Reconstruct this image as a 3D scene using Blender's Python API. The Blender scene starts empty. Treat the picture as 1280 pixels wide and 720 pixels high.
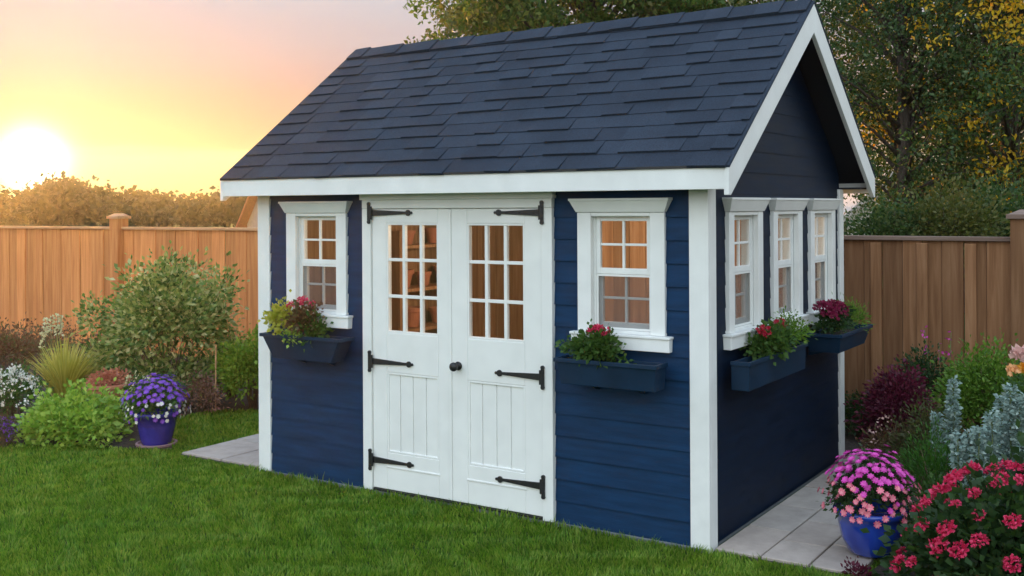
import bpy, bmesh, math, random
import numpy as np
from mathutils import Vector, Matrix

SC = bpy.context.scene
COL = SC.collection
rnd = random.Random(7)
R = math.radians

# ------------------------------------------------------------------ camera frame
CX, CY, CZ = 2.265, -5.382, 1.85
YAW = 0.5764
FOC = 1344.7
FW = Vector((-math.sin(YAW), math.cos(YAW)))
RT = Vector((math.cos(YAW), math.sin(YAW)))


def at(px, depth, z=0.0):
    """a world point at that depth in front of the photographer"""
    l = (px - 640) / FOC * depth
    return Vector((CX + FW.x * depth + RT.x * l, CY + FW.y * depth + RT.y * l, z))


# ------------------------------------------------------------------ tagging
def tag(o, label=None, cat=None, group=None, kind=None):
    if label: o['label'] = label
    if cat: o['category'] = cat
    if group: o['group'] = group
    if kind: o['kind'] = kind
    return o


def empty(name, loc=(0, 0, 0), rz=0.0):
    o = bpy.data.objects.new(name, None)
    o.empty_display_size = .1
    COL.objects.link(o)
    o.location = loc
    o.rotation_euler = (0, 0, rz)
    return o


def np_mesh(name, V, F, mat, parent=None, smooth=False):
    """V (n,3) array; F (m,k) array with a fixed corner count"""
    me = bpy.data.meshes.new(name)
    V = np.asarray(V, dtype=np.float32)
    F = np.asarray(F, dtype=np.int32)
    k = F.shape[1]
    me.vertices.add(len(V))
    me.vertices.foreach_set('co', V.ravel())
    me.loops.add(F.size)
    me.loops.foreach_set('vertex_index', F.ravel())
    me.polygons.add(len(F))
    me.polygons.foreach_set('loop_start', np.arange(0, F.size, k, dtype=np.int32))
    me.polygons.foreach_set('loop_total', np.full(len(F), k, dtype=np.int32))
    if smooth:
        me.polygons.foreach_set('use_smooth', np.ones(len(F), dtype=bool))
    me.update(calc_edges=True)
    me.validate()
    me.materials.append(mat)
    o = bpy.data.objects.new(name, me)
    COL.objects.link(o)
    if parent: o.parent = parent
    return o


class MB:
    def __init__(s):
        s.v = []; s.f = []

    def add(s, verts, faces):
        b = len(s.v)
        s.v += [tuple(v) for v in verts]
        s.f += [tuple(b + i for i in f) for f in faces]
        return s

    def box(s, a, b):
        (x0, y0, z0), (x1, y1, z1) = a, b
        x0, x1 = min(x0, x1), max(x0, x1); y0, y1 = min(y0, y1), max(y0, y1); z0, z1 = min(z0, z1), max(z0, z1)
        return s.add([(x0, y0, z0), (x1, y0, z0), (x1, y1, z0), (x0, y1, z0), (x0, y0, z1), (x1, y0, z1), (x1, y1, z1), (x0, y1, z1)],
                     [(0, 3, 2, 1), (4, 5, 6, 7), (0, 1, 5, 4), (1, 2, 6, 5), (2, 3, 7, 6), (3, 0, 4, 7)])

    def hexa(s, p):     # 8 points: bottom loop ccw, top loop ccw
        return s.add(p, [(0, 3, 2, 1), (4, 5, 6, 7), (0, 1, 5, 4), (1, 2, 6, 5), (2, 3, 7, 6), (3, 0, 4, 7)])

    def prism(s, pts, vec):      # polygon extruded by vec
        n = len(pts); v = Vector(vec)
        a = [Vector(p) for p in pts]
        return s.add(a + [p + v for p in a], [tuple(range(n))[::-1], tuple(range(n, 2 * n))] +
                     [(i, (i + 1) % n, n + (i + 1) % n, n + i) for i in range(n)])

    def tube(s, pts, rads, seg=8, cap=True):
        pts = [Vector(p) for p in pts]
        if not hasattr(rads, '__len__'): rads = [rads] * len(pts)
        b = len(s.v); n = len(pts)
        up = None
        for i, p in enumerate(pts):
            t = (pts[min(i + 1, n - 1)] - pts[max(i - 1, 0)])
            t = t.normalized() if t.length > 1e-9 else Vector((0, 0, 1))
            if up is None or abs(up.dot(t)) > .95:
                up = Vector((1, 0, 0)) if abs(t.x) < .8 else Vector((0, 1, 0))
            u = (up - t * up.dot(t)).normalized(); w = t.cross(u); up = u
            for k in range(seg):
                a = 2 * math.pi * k / seg
                s.v.append(tuple(p + (u * math.cos(a) + w * math.sin(a)) * rads[i]))
        for i in range(n - 1):
            for k in range(seg):
                k2 = (k + 1) % seg
                s.f.append((b + i * seg + k, b + i * seg + k2, b + (i + 1) * seg + k2, b + (i + 1) * seg + k))
        if cap:
            s.f.append(tuple(b + k for k in range(seg))[::-1])
            s.f.append(tuple(b + (n - 1) * seg + k for k in range(seg)))
        return s

    def lathe(s, prof, c=(0, 0, 0), seg=40):     # profile of (r, z)
        b = len(s.v); n = len(prof)
        for r, z in prof:
            for k in range(seg):
                a = 2 * math.pi * k / seg
                s.v.append((c[0] + r * math.cos(a), c[1] + r * math.sin(a), c[2] + z))
        for i in range(n - 1):
            for k in range(seg):
                k2 = (k + 1) % seg
                s.f.append((b + i * seg + k, b + i * seg + k2, b + (i + 1) * seg + k2, b + (i + 1) * seg + k))
        s.f.append(tuple(b + k for k in range(seg))[::-1])
        s.f.append(tuple(b + (n - 1) * seg + k for k in range(seg)))
        return s

    def build(s, name, mat, parent=None, bevel=0, smooth=False, seg=2):
        me = bpy.data.meshes.new(name)
        me.from_pydata(s.v, [], s.f)
        me.update()
        bm = bmesh.new(); bm.from_mesh(me)
        bmesh.ops.recalc_face_normals(bm, faces=bm.faces)
        bm.to_mesh(me); bm.free()
        me.materials.append(mat)
        if smooth:
            for p in me.polygons: p.use_smooth = True
        o = bpy.data.objects.new(name, me)
        COL.objects.link(o)
        if parent: o.parent = parent
        if bevel:
            m = o.modifiers.new('bevel', 'BEVEL'); m.width = bevel; m.segments = seg; m.limit_method = 'ANGLE'; m.angle_limit = R(40)
        return o


# ------------------------------------------------------------------ materials
def newmat(name):
    m = bpy.data.materials.new(name); m.use_nodes = True
    nt = m.node_tree; nt.nodes.clear()
    out = nt.nodes.new('ShaderNodeOutputMaterial')
    return m, nt, out


def N(nt, typ, **kw):
    n = nt.nodes.new(typ)
    for k, v in kw.items():
        if k.startswith('i_'): n.inputs[k[2:].replace('_', ' ')].default_value = v
        else: setattr(n, k, v)
    return n


def ramp(nt, fac, stops):
    r = nt.nodes.new('ShaderNodeValToRGB')
    els = r.color_ramp.elements
    while len(els) < len(stops): els.new(.5)
    for e, (p, c) in zip(els, stops):
        e.position = p; e.color = (*c, 1)
    if fac is not None: nt.links.new(fac, r.inputs[0])
    return r


def paint(name, col, rough=.5, noise=14.0, var=.12, bump=.15, scale=(1, 1, 1), bscale=60, metallic=0.0, spec=.5, bdist=.003, dirt=0.0):
    m, nt, out = newmat(name)
    L = nt.links
    p = N(nt, 'ShaderNodeBsdfPrincipled')
    p.inputs['Roughness'].default_value = rough; p.inputs['Metallic'].default_value = metallic
    p.inputs['Specular IOR Level'].default_value = spec
    tc = N(nt, 'ShaderNodeTexCoord')
    mp = N(nt, 'ShaderNodeMapping'); mp.inputs['Scale'].default_value = scale
    L.new(tc.outputs['Object'], mp.inputs[0])
    nz = N(nt, 'ShaderNodeTexNoise'); nz.inputs['Scale'].default_value = noise; nz.inputs['Detail'].default_value = 6
    L.new(mp.outputs[0], nz.inputs['Vector'])
    a = tuple(c * (1 - var) for c in col); b = tuple(min(1, c * (1 + var)) for c in col)
    r = ramp(nt, nz.outputs['Fac'], [(.3, a), (.7, b)])
    colout = r.outputs[0]
    if dirt:
        n3 = N(nt, 'ShaderNodeTexNoise'); n3.inputs['Scale'].default_value = 2.3; n3.inputs['Detail'].default_value = 8; n3.inputs['Roughness'].default_value = .65
        L.new(mp.outputs[0], n3.inputs['Vector'])
        r3 = ramp(nt, n3.outputs['Fac'], [(.35, (1 - dirt,) * 3), (.6, (1, 1, 1))])
        mx = N(nt, 'ShaderNodeMix', data_type='RGBA', blend_type='MULTIPLY'); mx.inputs[0].default_value = 1
        L.new(r.outputs[0], mx.inputs[6]); L.new(r3.outputs[0], mx.inputs[7]); colout = mx.outputs[2]
    L.new(colout, p.inputs['Base Color'])
    n2 = N(nt, 'ShaderNodeTexNoise'); n2.inputs['Scale'].default_value = bscale; n2.inputs['Detail'].default_value = 5
    L.new(mp.outputs[0], n2.inputs['Vector'])
    bp = N(nt, 'ShaderNodeBump'); bp.inputs['Strength'].default_value = bump; bp.inputs['Distance'].default_value = bdist
    L.new(n2.outputs['Fac'], bp.inputs['Height']); L.new(bp.outputs[0], p.inputs['Normal'])
    rr = N(nt, 'ShaderNodeMapRange'); rr.inputs['To Min'].default_value = max(0, rough - .08); rr.inputs['To Max'].default_value = min(1, rough + .1)
    L.new(nz.outputs['Fac'], rr.inputs[0]); L.new(rr.outputs[0], p.inputs['Roughness'])
    L.new(p.outputs[0], out.inputs[0])
    return m


def wood(name, c1, c2, c3, axis='Z', island=.35, rough=.75, scale=1.0):
    """streaky boards; grain runs along axis; each board has its own tone"""
    m, nt, out = newmat(name); L = nt.links
    p = N(nt, 'ShaderNodeBsdfPrincipled'); p.inputs['Roughness'].default_value = rough; p.inputs['Specular IOR Level'].default_value = .25
    tc = N(nt, 'ShaderNodeTexCoord'); geo = N(nt, 'ShaderNodeNewGeometry')
    mp = N(nt, 'ShaderNodeMapping')
    sc = {'Z': (26, 26, 1.4), 'X': (1.4, 26, 26), 'Y': (26, 1.4, 26)}[axis]
    mp.inputs['Scale'].default_value = tuple(v * scale for v in sc)
    ad = N(nt, 'ShaderNodeVectorMath', operation='MULTIPLY_ADD')
    cb = N(nt, 'ShaderNodeCombineXYZ')
    for i in range(3): L.new(geo.outputs['Random Per Island'], cb.inputs[i])
    L.new(cb.outputs[0], ad.inputs[0]); ad.inputs[1].default_value = (37, 53, 71); L.new(tc.outputs['Object'], ad.inputs[2])
    L.new(ad.outputs[0], mp.inputs[0])
    nz = N(nt, 'ShaderNodeTexNoise'); nz.inputs['Scale'].default_value = 1; nz.inputs['Detail'].default_value = 7; nz.inputs['Roughness'].default_value = .6; nz.inputs['Distortion'].default_value = .6
    L.new(mp.outputs[0], nz.inputs['Vector'])
    r = ramp(nt, nz.outputs['Fac'], [(.28, c1), (.5, c2), (.72, c3)])
    mx = N(nt, 'ShaderNodeMix', data_type='RGBA', blend_type='MULTIPLY'); mx.inputs[0].default_value = 1
    mr = N(nt, 'ShaderNodeMapRange'); mr.inputs['To Min'].default_value = 1 - island; mr.inputs['To Max'].default_value = 1 + island * .5
    L.new(geo.outputs['Random Per Island'], mr.inputs[0])
    L.new(r.outputs[0], mx.inputs[6]); L.new(mr.outputs[0], mx.inputs[7])
    L.new(mx.outputs[2], p.inputs['Base Color'])
    bp = N(nt, 'ShaderNodeBump'); bp.inputs['Strength'].default_value = .5; bp.inputs['Distance'].default_value = .003
    L.new(nz.outputs['Fac'], bp.inputs['Height']); L.new(bp.outputs[0], p.inputs['Normal'])
    L.new(p.outputs[0], out.inputs[0])
    return m


def leafmat(name, cols, trans=.35, rough=.5, spec=.3, tint=(1.15, 1.1, .6), patch=None):
    """each leaf its own tone, part of the light passes through the blade"""
    m, nt, out = newmat(name); L = nt.links
    geo = N(nt, 'ShaderNodeNewGeometry')
    n = len(cols)
    r = ramp(nt, geo.outputs['Random Per Island'], [(i / max(1, n - 1), c) for i, c in enumerate(cols)])
    p = N(nt, 'ShaderNodeBsdfPrincipled'); p.inputs['Roughness'].default_value = rough; p.inputs['Specular IOR Level'].default_value = spec
    if patch:
        tcc = N(nt, 'ShaderNodeTexCoord'); last_ = r
        for scl, lo, hi in patch:
            q = N(nt, 'ShaderNodeTexNoise'); q.inputs['Scale'].default_value = scl; q.inputs['Detail'].default_value = 4
            L.new(tcc.outputs['Object'], q.inputs['Vector'])
            q2 = ramp(nt, q.outputs['Fac'], [(.35, lo), (.65, hi)])
            q3 = N(nt, 'ShaderNodeMix', data_type='RGBA', blend_type='MULTIPLY'); q3.inputs[0].default_value = 1
            L.new(last_.outputs[2] if last_ is not r else r.outputs[0], q3.inputs[6]); L.new(q2.outputs[0], q3.inputs[7]); last_ = q3
        class _W: outputs = [last_.outputs[2]]
        r = _W
    L.new(r.outputs[0], p.inputs['Base Color'])
    t = N(nt, 'ShaderNodeBsdfTranslucent')
    mx = N(nt, 'ShaderNodeMix', data_type='RGBA', blend_type='MULTIPLY'); mx.inputs[0].default_value = 1
    L.new(r.outputs[0], mx.inputs[6]); mx.inputs[7].default_value = (*tint, 1)
    L.new(mx.outputs[2], t.inputs[0])
    ms = N(nt, 'ShaderNodeMixShader'); ms.inputs[0].default_value = trans
    L.new(p.outputs[0], ms.inputs[1]); L.new(t.outputs[0], ms.inputs[2]); L.new(ms.outputs[0], out.inputs[0])
    return m


def glassmat(name, dirt=.04):
    m, nt, out = newmat(name); L = nt.links
    tr = N(nt, 'ShaderNodeBsdfTransparent'); tr.inputs[0].default_value = (.93, .95, .94, 1)
    gl = N(nt, 'ShaderNodeBsdfGlossy'); gl.inputs['Roughness'].default_value = .02
    lw = N(nt, 'ShaderNodeLayerWeight'); lw.inputs[0].default_value = .5
    pw = N(nt, 'ShaderNodeMath', operation='POWER'); L.new(lw.outputs['Facing'], pw.inputs[0]); pw.inputs[1].default_value = 5
    mu = N(nt, 'ShaderNodeMath', operation='MULTIPLY_ADD'); mu.inputs[1].default_value = .80; mu.inputs[2].default_value = .065
    L.new(pw.outputs[0], mu.inputs[0])
    ms = N(nt, 'ShaderNodeMixShader'); L.new(mu.outputs[0], ms.inputs[0]); L.new(tr.outputs[0], ms.inputs[1]); L.new(gl.outputs[0], ms.inputs[2])
    L.new(ms.outputs[0], out.inputs[0])
    return m


M = {}
M['white'] = paint('white_paint', (.80, .81, .78), rough=.42, noise=9, var=.035, bump=.12, bscale=45, dirt=.06)
M['cream'] = paint('door_white_paint', (.80, .81, .775), rough=.38, noise=8, var=.03, bump=.1, bscale=40, dirt=.05)
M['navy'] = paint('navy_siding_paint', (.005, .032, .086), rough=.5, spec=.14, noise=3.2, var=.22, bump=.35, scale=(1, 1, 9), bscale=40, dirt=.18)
M['navy_shaded'] = paint('navy_siding_shaded', (.003, .012, .032), rough=.55, spec=.14, noise=3.2, var=.22, bump=.35, scale=(1, 1, 9), bscale=40, dirt=.2)  # same navy siding, darkened to hold the shade of the side wall
M['navy_box'] = paint('navy_box_paint', (.006, .026, .058), rough=.45, spec=.2, noise=5, var=.2, bump=.25, bscale=50, dirt=.2)
M['soffit'] = paint('dark_soffit_paint', (.01, .013, .022), rough=.7)
M['iron'] = paint('black_iron', (.012, .012, .013), rough=.42, noise=30, var=.3, bump=.4, bscale=120, spec=.5)
M['concrete'] = paint('concrete_slab', (.15, .16, .17), rough=.85, noise=8, var=.2, bump=.5, bscale=90)
M['glass'] = glassmat('window_glass')
M['interior'] = wood('interior_timber', (.26, .13, .065), (.37, .20, .105), (.48, .29, .17), 'Z', .3)
M['screen'] = None
M['fence_warm'] = wood('cedar_fence_sunglow', (.48, .165, .050), (.62, .235, .078), (.72, .32, .12), 'Z', .28)  # cedar tone with the orange glow of the low sun put into the colour
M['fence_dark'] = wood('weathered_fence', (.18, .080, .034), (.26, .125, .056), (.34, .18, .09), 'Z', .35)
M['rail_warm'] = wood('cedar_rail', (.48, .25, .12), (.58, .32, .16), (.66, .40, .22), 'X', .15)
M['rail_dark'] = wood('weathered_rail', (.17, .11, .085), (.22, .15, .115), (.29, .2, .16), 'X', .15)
M['soil'] = paint('dark_mulch', (.045, .03, .02), rough=.95, noise=40, var=.6, bump=1, bscale=60, bdist=.03)
M['stem'] = paint('green_stem', (.10, .13, .04), rough=.6, noise=30, var=.3)
M['twig'] = paint('brown_twig', (.12, .075, .045), rough=.8, noise=30, var=.3)
M['bark'] = paint('tree_bark', (.07, .052, .04), rough=.9, noise=9, var=.4, bump=1, scale=(3, 3, .6), bscale=14, bdist=.03)
M['terracotta'] = paint('terracotta_clay', (.50, .19, .11), rough=.7, noise=10, var=.15, bump=.3)
M['saucer'] = paint('mauve_saucer_clay', (.30, .18, .20), rough=.6)

# ------------------------------------------------------------------ leaves and plants
def unit(a):
    return a / np.maximum(np.linalg.norm(a, axis=1, keepdims=True), 1e-9)


def leaf_arrays(P, D, size, width=.45, rs=None, fold=.25, droop=.15):
    """one 5-vertex folded leaf per row: base, left, tip, right, mid-vein"""
    rs = rs or np.random.RandomState(1)
    n = len(P); D = unit(D)
    rv = unit(rs.normal(size=(n, 3)))
    S = unit(np.cross(D, rv)); U = np.cross(S, D)
    L = (np.ones(n) * size)[:, None]
    W = L * width
    b = P; mid = P + D * L * .5 - U * L * fold * .35
    l = P + D * L * .45 + S * W * .5; r = P + D * L * .45 - S * W * .5
    t = P + D * L - np.array([0, 0, 1.]) * L * droop
    V = np.stack([b, l, t, r, mid], 1).reshape(-1, 3)
    o = np.arange(n)[:, None] * 5
    F = np.concatenate([o + np.array([[0, 4, 1]]), o + np.array([[1, 4, 2]]), o + np.array([[2, 4, 3]]), o + np.array([[3, 4, 0]])], 0)
    return V, F


def leaves(name, P, D, size, mat, parent=None, width=.45, seed=1, fold=.25, droop=.15):
    V, F = leaf_arrays(np.asarray(P), np.asarray(D), size, width, np.random.RandomState(seed), fold, droop)
    return np_mesh(name, V, F, mat, parent)


def bush_points(c, rad, nclump, per, spread, rs, shell=.75, up=.35, flat_bottom=True):
    """clumps spread through a lumpy ellipsoid; leaves fan outwards from each clump"""
    d = unit(rs.normal(size=(nclump, 3)))
    if flat_bottom: d[:, 2] = np.where(d[:, 2] < -.25, -d[:, 2] * .6, d[:, 2])
    rr = rs.uniform(shell * .55, 1.0, (nclump, 1)) ** .6
    bump = 1 + .12 * np.sin(d[:, :1] * 5 + 1.3) + .1 * np.cos(d[:, 1:2] * 6 + d[:, 2:3] * 4)
    cc = np.array(c) + d * rr * bump * np.array(rad)
    Pn = np.repeat(cc, per, 0); dn = np.repeat(d, per, 0)
    off = rs.normal(size=Pn.shape) * spread
    P = Pn + off
    D = unit(unit(off) * .9 + dn * .6 + np.array([0, 0, up]) + rs.normal(size=P.shape) * .35)
    P[:, 2] = np.maximum(P[:, 2], .01)
    return P, D, cc


def bush(name, label, cat, base, rad, mat, nclump=60, per=40, size=.035, spread=.05, seed=1, width=.5, zc=None, group=None, stemmat=None, shell=.75, up=.35, extra=None, rz=0):
    rs = np.random.RandomState(seed)
    root = empty(name, base, rz)
    tag(root, label, cat, group)
    zc = rad[2] * .5 if zc is None else zc
    P, D, cc = bush_points((0, 0, zc), rad, nclump, per, spread, rs, shell, up)
    if extra is not None:
        for e, er, en in extra:
            P2, D2, c2 = bush_points(e, er, en, per, spread, rs, .3, up, False)
            P = np.concatenate([P, P2]); D = np.concatenate([D, D2]); cc = np.concatenate([cc, c2])
    sz = size * rs.uniform(.6, 1.3, len(P))
    leaves('foliage', P, D, sz, mat, root, width, seed)
    st = MB()
    for i in range(0, len(cc), max(1, len(cc) // 26)):
        q = cc[i]; b = (rs.uniform(-.12, .12) * rad[0], rs.uniform(-.12, .12) * rad[1], -.02)
        mid = (b[0] * .4 + q[0] * .45, b[1] * .4 + q[1] * .45, q[2] * .55)
        st.tube([b, mid, tuple(q)], [.007, .005, .002], 5)
    st.build('stem', stemmat or M['twig'], root, smooth=True)
    return root, cc


# bloom prototypes (meshes shared by copies)
def ball_bloom_mesh(name, rad, n, psize, mat, seed, flatten=.7, width=.9):
    rs = np.random.RandomState(seed)
    d = unit(rs.normal(size=(n, 3))); d[:, 2] = np.abs(d[:, 2]) * 1.0 - .15
    d = unit(d)
    P = d * rad * np.array([1, 1, flatten]) * rs.uniform(.55, 1, (n, 1))
    D = unit(d * .5 + rs.normal(size=d.shape) * .6)
    V, F = leaf_arrays(P, D, psize * rs.uniform(.7, 1.2, n), width, rs, .3, 0)
    o = np_mesh(name, V, F, mat)
    me = o.data; bpy.data.objects.remove(o)
    return me


def daisy_mesh(name, rad, petals, mat, seed, cup=.3):
    V = []; F = []
    rs = np.random.RandomState(seed)
    for lay, (rr, cz) in enumerate([(1, cup), (.72, cup + .35)]):
        for k in range(petals):
            a = 2 * math.pi * (k + .5 * lay) / petals + rs.uniform(-.1, .1)
            w = math.pi / petals * 1.05
            b = len(V)
            r = rad * rr
            V += [(0, 0, lay * .002), (r * .6 * math.cos(a - w), r * .6 * math.sin(a - w), r * cz * .6), (r * math.cos(a - w * .4), r * math.sin(a - w * .4), r * cz * rs.uniform(.6, 1)),
                  (r * math.cos(a + w * .4), r * math.sin(a + w * .4), r * cz * rs.uniform(.6, 1)), (r * .6 * math.cos(a + w), r * .6 * math.sin(a + w), r * cz * .6)]
            F.append((b, b + 1, b + 2, b + 3, b + 4))
    o = np_mesh(name, V, F, mat); me = o.data; bpy.data.objects.remove(o)
    return me


def put_bloom(name, me, parent, loc, nrm=(0, 0, 1), s=1.0):
    o = bpy.data.objects.new(name, me); COL.objects.link(o); o.parent = parent
    o.location = loc
    q = Vector(nrm).normalized().to_track_quat('Z', 'Y')
    o.rotation_euler = (q.to_matrix().to_4x4() @ Matrix.Rotation(rnd.uniform(0, 6.28), 4, 'Z')).to_euler()
    o.scale = (s, s, s)
    return o


G = {}
G['mid'] = leafmat('green_leaf', [(.035, .085, .018), (.06, .13, .025), (.09, .17, .035)])
G['bright'] = leafmat('bright_green_leaf', [(.07, .16, .02), (.12, .24, .03), (.19, .31, .045)])
G['lime'] = leafmat('lime_leaf', [(.13, .26, .03), (.27, .43, .06), (.44, .58, .12)])
G['fresh'] = leafmat('fresh_yellow_green_leaf', [(.10, .19, .02), (.19, .30, .03), (.30, .40, .06)])
G['dark'] = leafmat('dark_green_leaf', [(.015, .04, .014), (.03, .07, .02), (.045, .095, .026)])
G['varieg'] = leafmat('variegated_leaf', [(.06, .12, .03), (.14, .23, .055), (.24, .33, .09), (.34, .38, .13), (.58, .58, .34)])
G['yellowgreen'] = leafmat('yellow_green_leaf', [(.30, .34, .04), (.46, .46, .06), (.55, .5, .10)])
G['strap'] = leafmat('yellow_strap_leaf', [(.36, .34, .06), (.52, .46, .10), (.60, .55, .18), (.28, .30, .05)])
G['silver'] = leafmat('silver_leaf', [(.16, .24, .21), (.25, .35, .31), (.38, .48, .42)], trans=.15, tint=(1, 1, 1))
G['burgundy'] = leafmat('burgundy_leaf', [(.055, .008, .02), (.11, .014, .035), (.17, .03, .06)], tint=(1, .5, .6))
G['bronze'] = leafmat('bronze_leaf', [(.12, .05, .03), (.17, .09, .05), (.10, .12, .05)])
G['salmon'] = leafmat('salmon_leaf', [(.50, .16, .10), (.62, .28, .18), (.35, .12, .06)], tint=(1, .8, .7))
G['pinkbrown'] = leafmat('pink_brown_leaf', [(.30, .12, .10), (.18, .10, .06), (.45, .26, .22)])
G['olive'] = leafmat('olive_leaf', [(.05, .06, .02), (.08, .09, .03), (.11, .10, .04)])
PT = {}
PT['red'] = leafmat('red_petal', [(.50, .012, .06), (.68, .03, .11), (.78, .08, .18)], trans=.25, tint=(1, .6, .6))
PT['crimson'] = leafmat('crimson_petal', [(.30, .008, .025), (.45, .012, .04)], trans=.2, tint=(1, .5, .6))
PT['maroon'] = leafmat('maroon_petal', [(.16, .008, .04), (.26, .015, .07)], trans=.2, tint=(1, .5, .6))
PT['purple'] = leafmat('purple_petal', [(.12, .03, .34), (.20, .06, .48), (.28, .11, .58)], trans=.2, tint=(1, .8, 1))
PT['magenta'] = leafmat('magenta_petal', [(.50, .02, .28), (.64, .04, .38), (.74, .12, .50)], trans=.2, tint=(1, .8, 1))
PT['pink'] = leafmat('pink_petal', [(.70, .06, .16), (.80, .14, .24), (.84, .34, .38)], trans=.2, tint=(1, .8, .8))
PT['white'] = leafmat('white_petal', [(.70, .70, .60), (.80, .80, .74)], trans=.2, tint=(1, 1, 1))
PT['peach'] = leafmat('peach_petal', [(.85, .42, .16), (.88, .50, .24)], trans=.2, tint=(1, .8, .6))
PT['orange'] = leafmat('orange_petal', [(.80, .36, .03), (.85, .45, .05)], trans=.2, tint=(1, .8, .5))
PT['blush'] = leafmat('blush_petal', [(.70, .42, .38), (.78, .52, .46)], trans=.2, tint=(1, .8, .8))
PT['pale'] = leafmat('pale_bud', [(.55, .55, .30), (.7, .68, .45)], trans=.2, tint=(1, 1, .8))

# ------------------------------------------------------------------ ground, lawn, paving
def ground_mat():
    m, nt, out = newmat('lawn_soil_green'); L = nt.links
    p = N(nt, 'ShaderNodeBsdfPrincipled'); p.inputs['Roughness'].default_value = .95; p.inputs['Specular IOR Level'].default_value = .1
    tc = N(nt, 'ShaderNodeTexCoord')
    n1 = N(nt, 'ShaderNodeTexNoise'); n1.inputs['Scale'].default_value = 2.2; n1.inputs['Detail'].default_value = 8
    L.new(tc.outputs['Object'], n1.inputs['Vector'])
    r = ramp(nt, n1.outputs['Fac'], [(.3, (.03, .065, .012)), (.7, (.055, .10, .02))])
    L.new(r.outputs[0], p.inputs['Base Color'])
    n2 = N(nt, 'ShaderNodeTexNoise'); n2.inputs['Scale'].default_value = 60; n2.inputs['Detail'].default_value = 6
    L.new(tc.outputs['Object'], n2.inputs['Vector'])
    bp = N(nt, 'ShaderNodeBump'); bp.inputs['Distance'].default_value = .03; L.new(n2.outputs['Fac'], bp.inputs['Height']); L.new(bp.outputs[0], p.inputs['Normal'])
    L.new(p.outputs[0], out.inputs[0])
    return m


def sheet(name, poly, z, mat):
    o = MB().add([(x, y, z) for x, y in poly], [tuple(range(len(poly)))]).build(name, mat)
    if o.data.polygons[0].normal.z < 0: o.data.flip_normals()
    return tag(o, kind='structure')


sheet('ground', [(-1500, -1500), (1500, -1500), (1500, 1500), (-1500, 1500)], 0, ground_mat())
BED_L = [(-4.40, .10), (-4.80, .36), (-5.40, .95), (-5.38, 1.35), (-4.95, 1.62), (-4.75, 2.2), (-4.6, 3.55), (-18, 3.55), (-18, -4.2), (-8.2, -1.35), (-6.5, -.70), (-5.6, -.42), (-4.9, -.14)]
BED_R = [(.86, -1.9), (.80, -.2), (.86, .6), (.84, 1.6), (.72, 2.3), (.45, 2.62), (-.9, 2.74), (-.9, 3.55), (7, 3.55), (7, -1.9)]
sheet('flower_bed', BED_L, .012, M['soil'])
sheet('flower_bed', BED_R, .012, M['soil'])


def inpoly(x, y, poly):
    ins = np.zeros(len(x), bool); n = len(poly)
    for i in range(n):
        x1, y1 = poly[i]; x2, y2 = poly[(i + 1) % n]
        c = ((y1 > y) != (y2 > y)) & (x < (x2 - x1) * (y - y1) / (y2 - y1 + 1e-12) + x1)
        ins ^= c
    return ins


def pave_mat():
    m, nt, out = newmat('concrete_paver'); L = nt.links
    p = N(nt, 'ShaderNodeBsdfPrincipled'); p.inputs['Roughness'].default_value = .85; p.inputs['Specular IOR Level'].default_value = .25
    geo = N(nt, 'ShaderNodeNewGeometry'); tc = N(nt, 'ShaderNodeTexCoord')
    r = ramp(nt, geo.outputs['Random Per Island'], [(0, (.34, .275, .235)), (.35, (.44, .365, .31)), (.7, (.40, .345, .30)), (1, (.50, .43, .37))])
    n1 = N(nt, 'ShaderNodeTexNoise'); n1.inputs['Scale'].default_value = 7; n1.inputs['Detail'].default_value = 8; n1.inputs['Roughness'].default_value = .65
    L.new(tc.outputs['Object'], n1.inputs['Vector'])
    r2 = ramp(nt, n1.outputs['Fac'], [(.3, (.78, .78, .78)), (.65, (1.06, 1.06, 1.06))])
    mx = N(nt, 'ShaderNodeMix', data_type='RGBA', blend_type='MULTIPLY'); mx.inputs[0].default_value = 1
    L.new(r.outputs[0], mx.inputs[6]); L.new(r2.outputs[0], mx.inputs[7]); L.new(mx.outputs[2], p.inputs['Base Color'])
    n2 = N(nt, 'ShaderNodeTexNoise'); n2.inputs['Scale'].default_value = 130; n2.inputs['Detail'].default_value = 4
    L.new(tc.outputs['Object'], n2.inputs['Vector'])
    bp = N(nt, 'ShaderNodeBump'); bp.inputs['Distance'].default_value = .004; bp.inputs['Strength'].default_value = .6; L.new(n2.outputs['Fac'], bp.inputs['Height']); L.new(bp.outputs[0], p.inputs['Normal'])
    L.new(p.outputs[0], out.inputs[0])
    return m


def paving(name, x0, x1, y0, y1, cw, rl, seed):
    r = random.Random(seed); mb = MB()
    g = .005
    nc = max(1, round((x1 - x0) / cw)); w = (x1 - x0) / nc
    for i in range(nc):
        y = y0 - r.uniform(0, 1) * rl * (.55 if i % 2 else .05)
        first = True
        while y < y1:
            l = rl * r.choice([1, 1, 1.2])
            a, b = max(y, y0), min(y + l, y1)
            if b - a > .05:
                h = .028 + r.uniform(-.0012, .0012)
                mb.box((x0 + i * w + g, a + g, .002), (x0 + (i + 1) * w - g, b - g, h))
            y += l
    o = mb.build(name, PAVE, None, bevel=.005)
    tag(o, kind='structure')
    s = MB().box((x0, y0, -.02), (x1, y1, .014)).build(name + '_bed', M['joint'])
    tag(s, kind='structure')


PAVE = pave_mat()
M['joint'] = paint('sandy_joint', (.10, .085, .07), rough=.95, noise=30, var=.3, bump=.5)
paving('path', .035, .80, .0, 2.62, .30, .42, 3)
paving('patio', -4.22, -3.36, .02, 3.3, .40, .46, 5)


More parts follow.
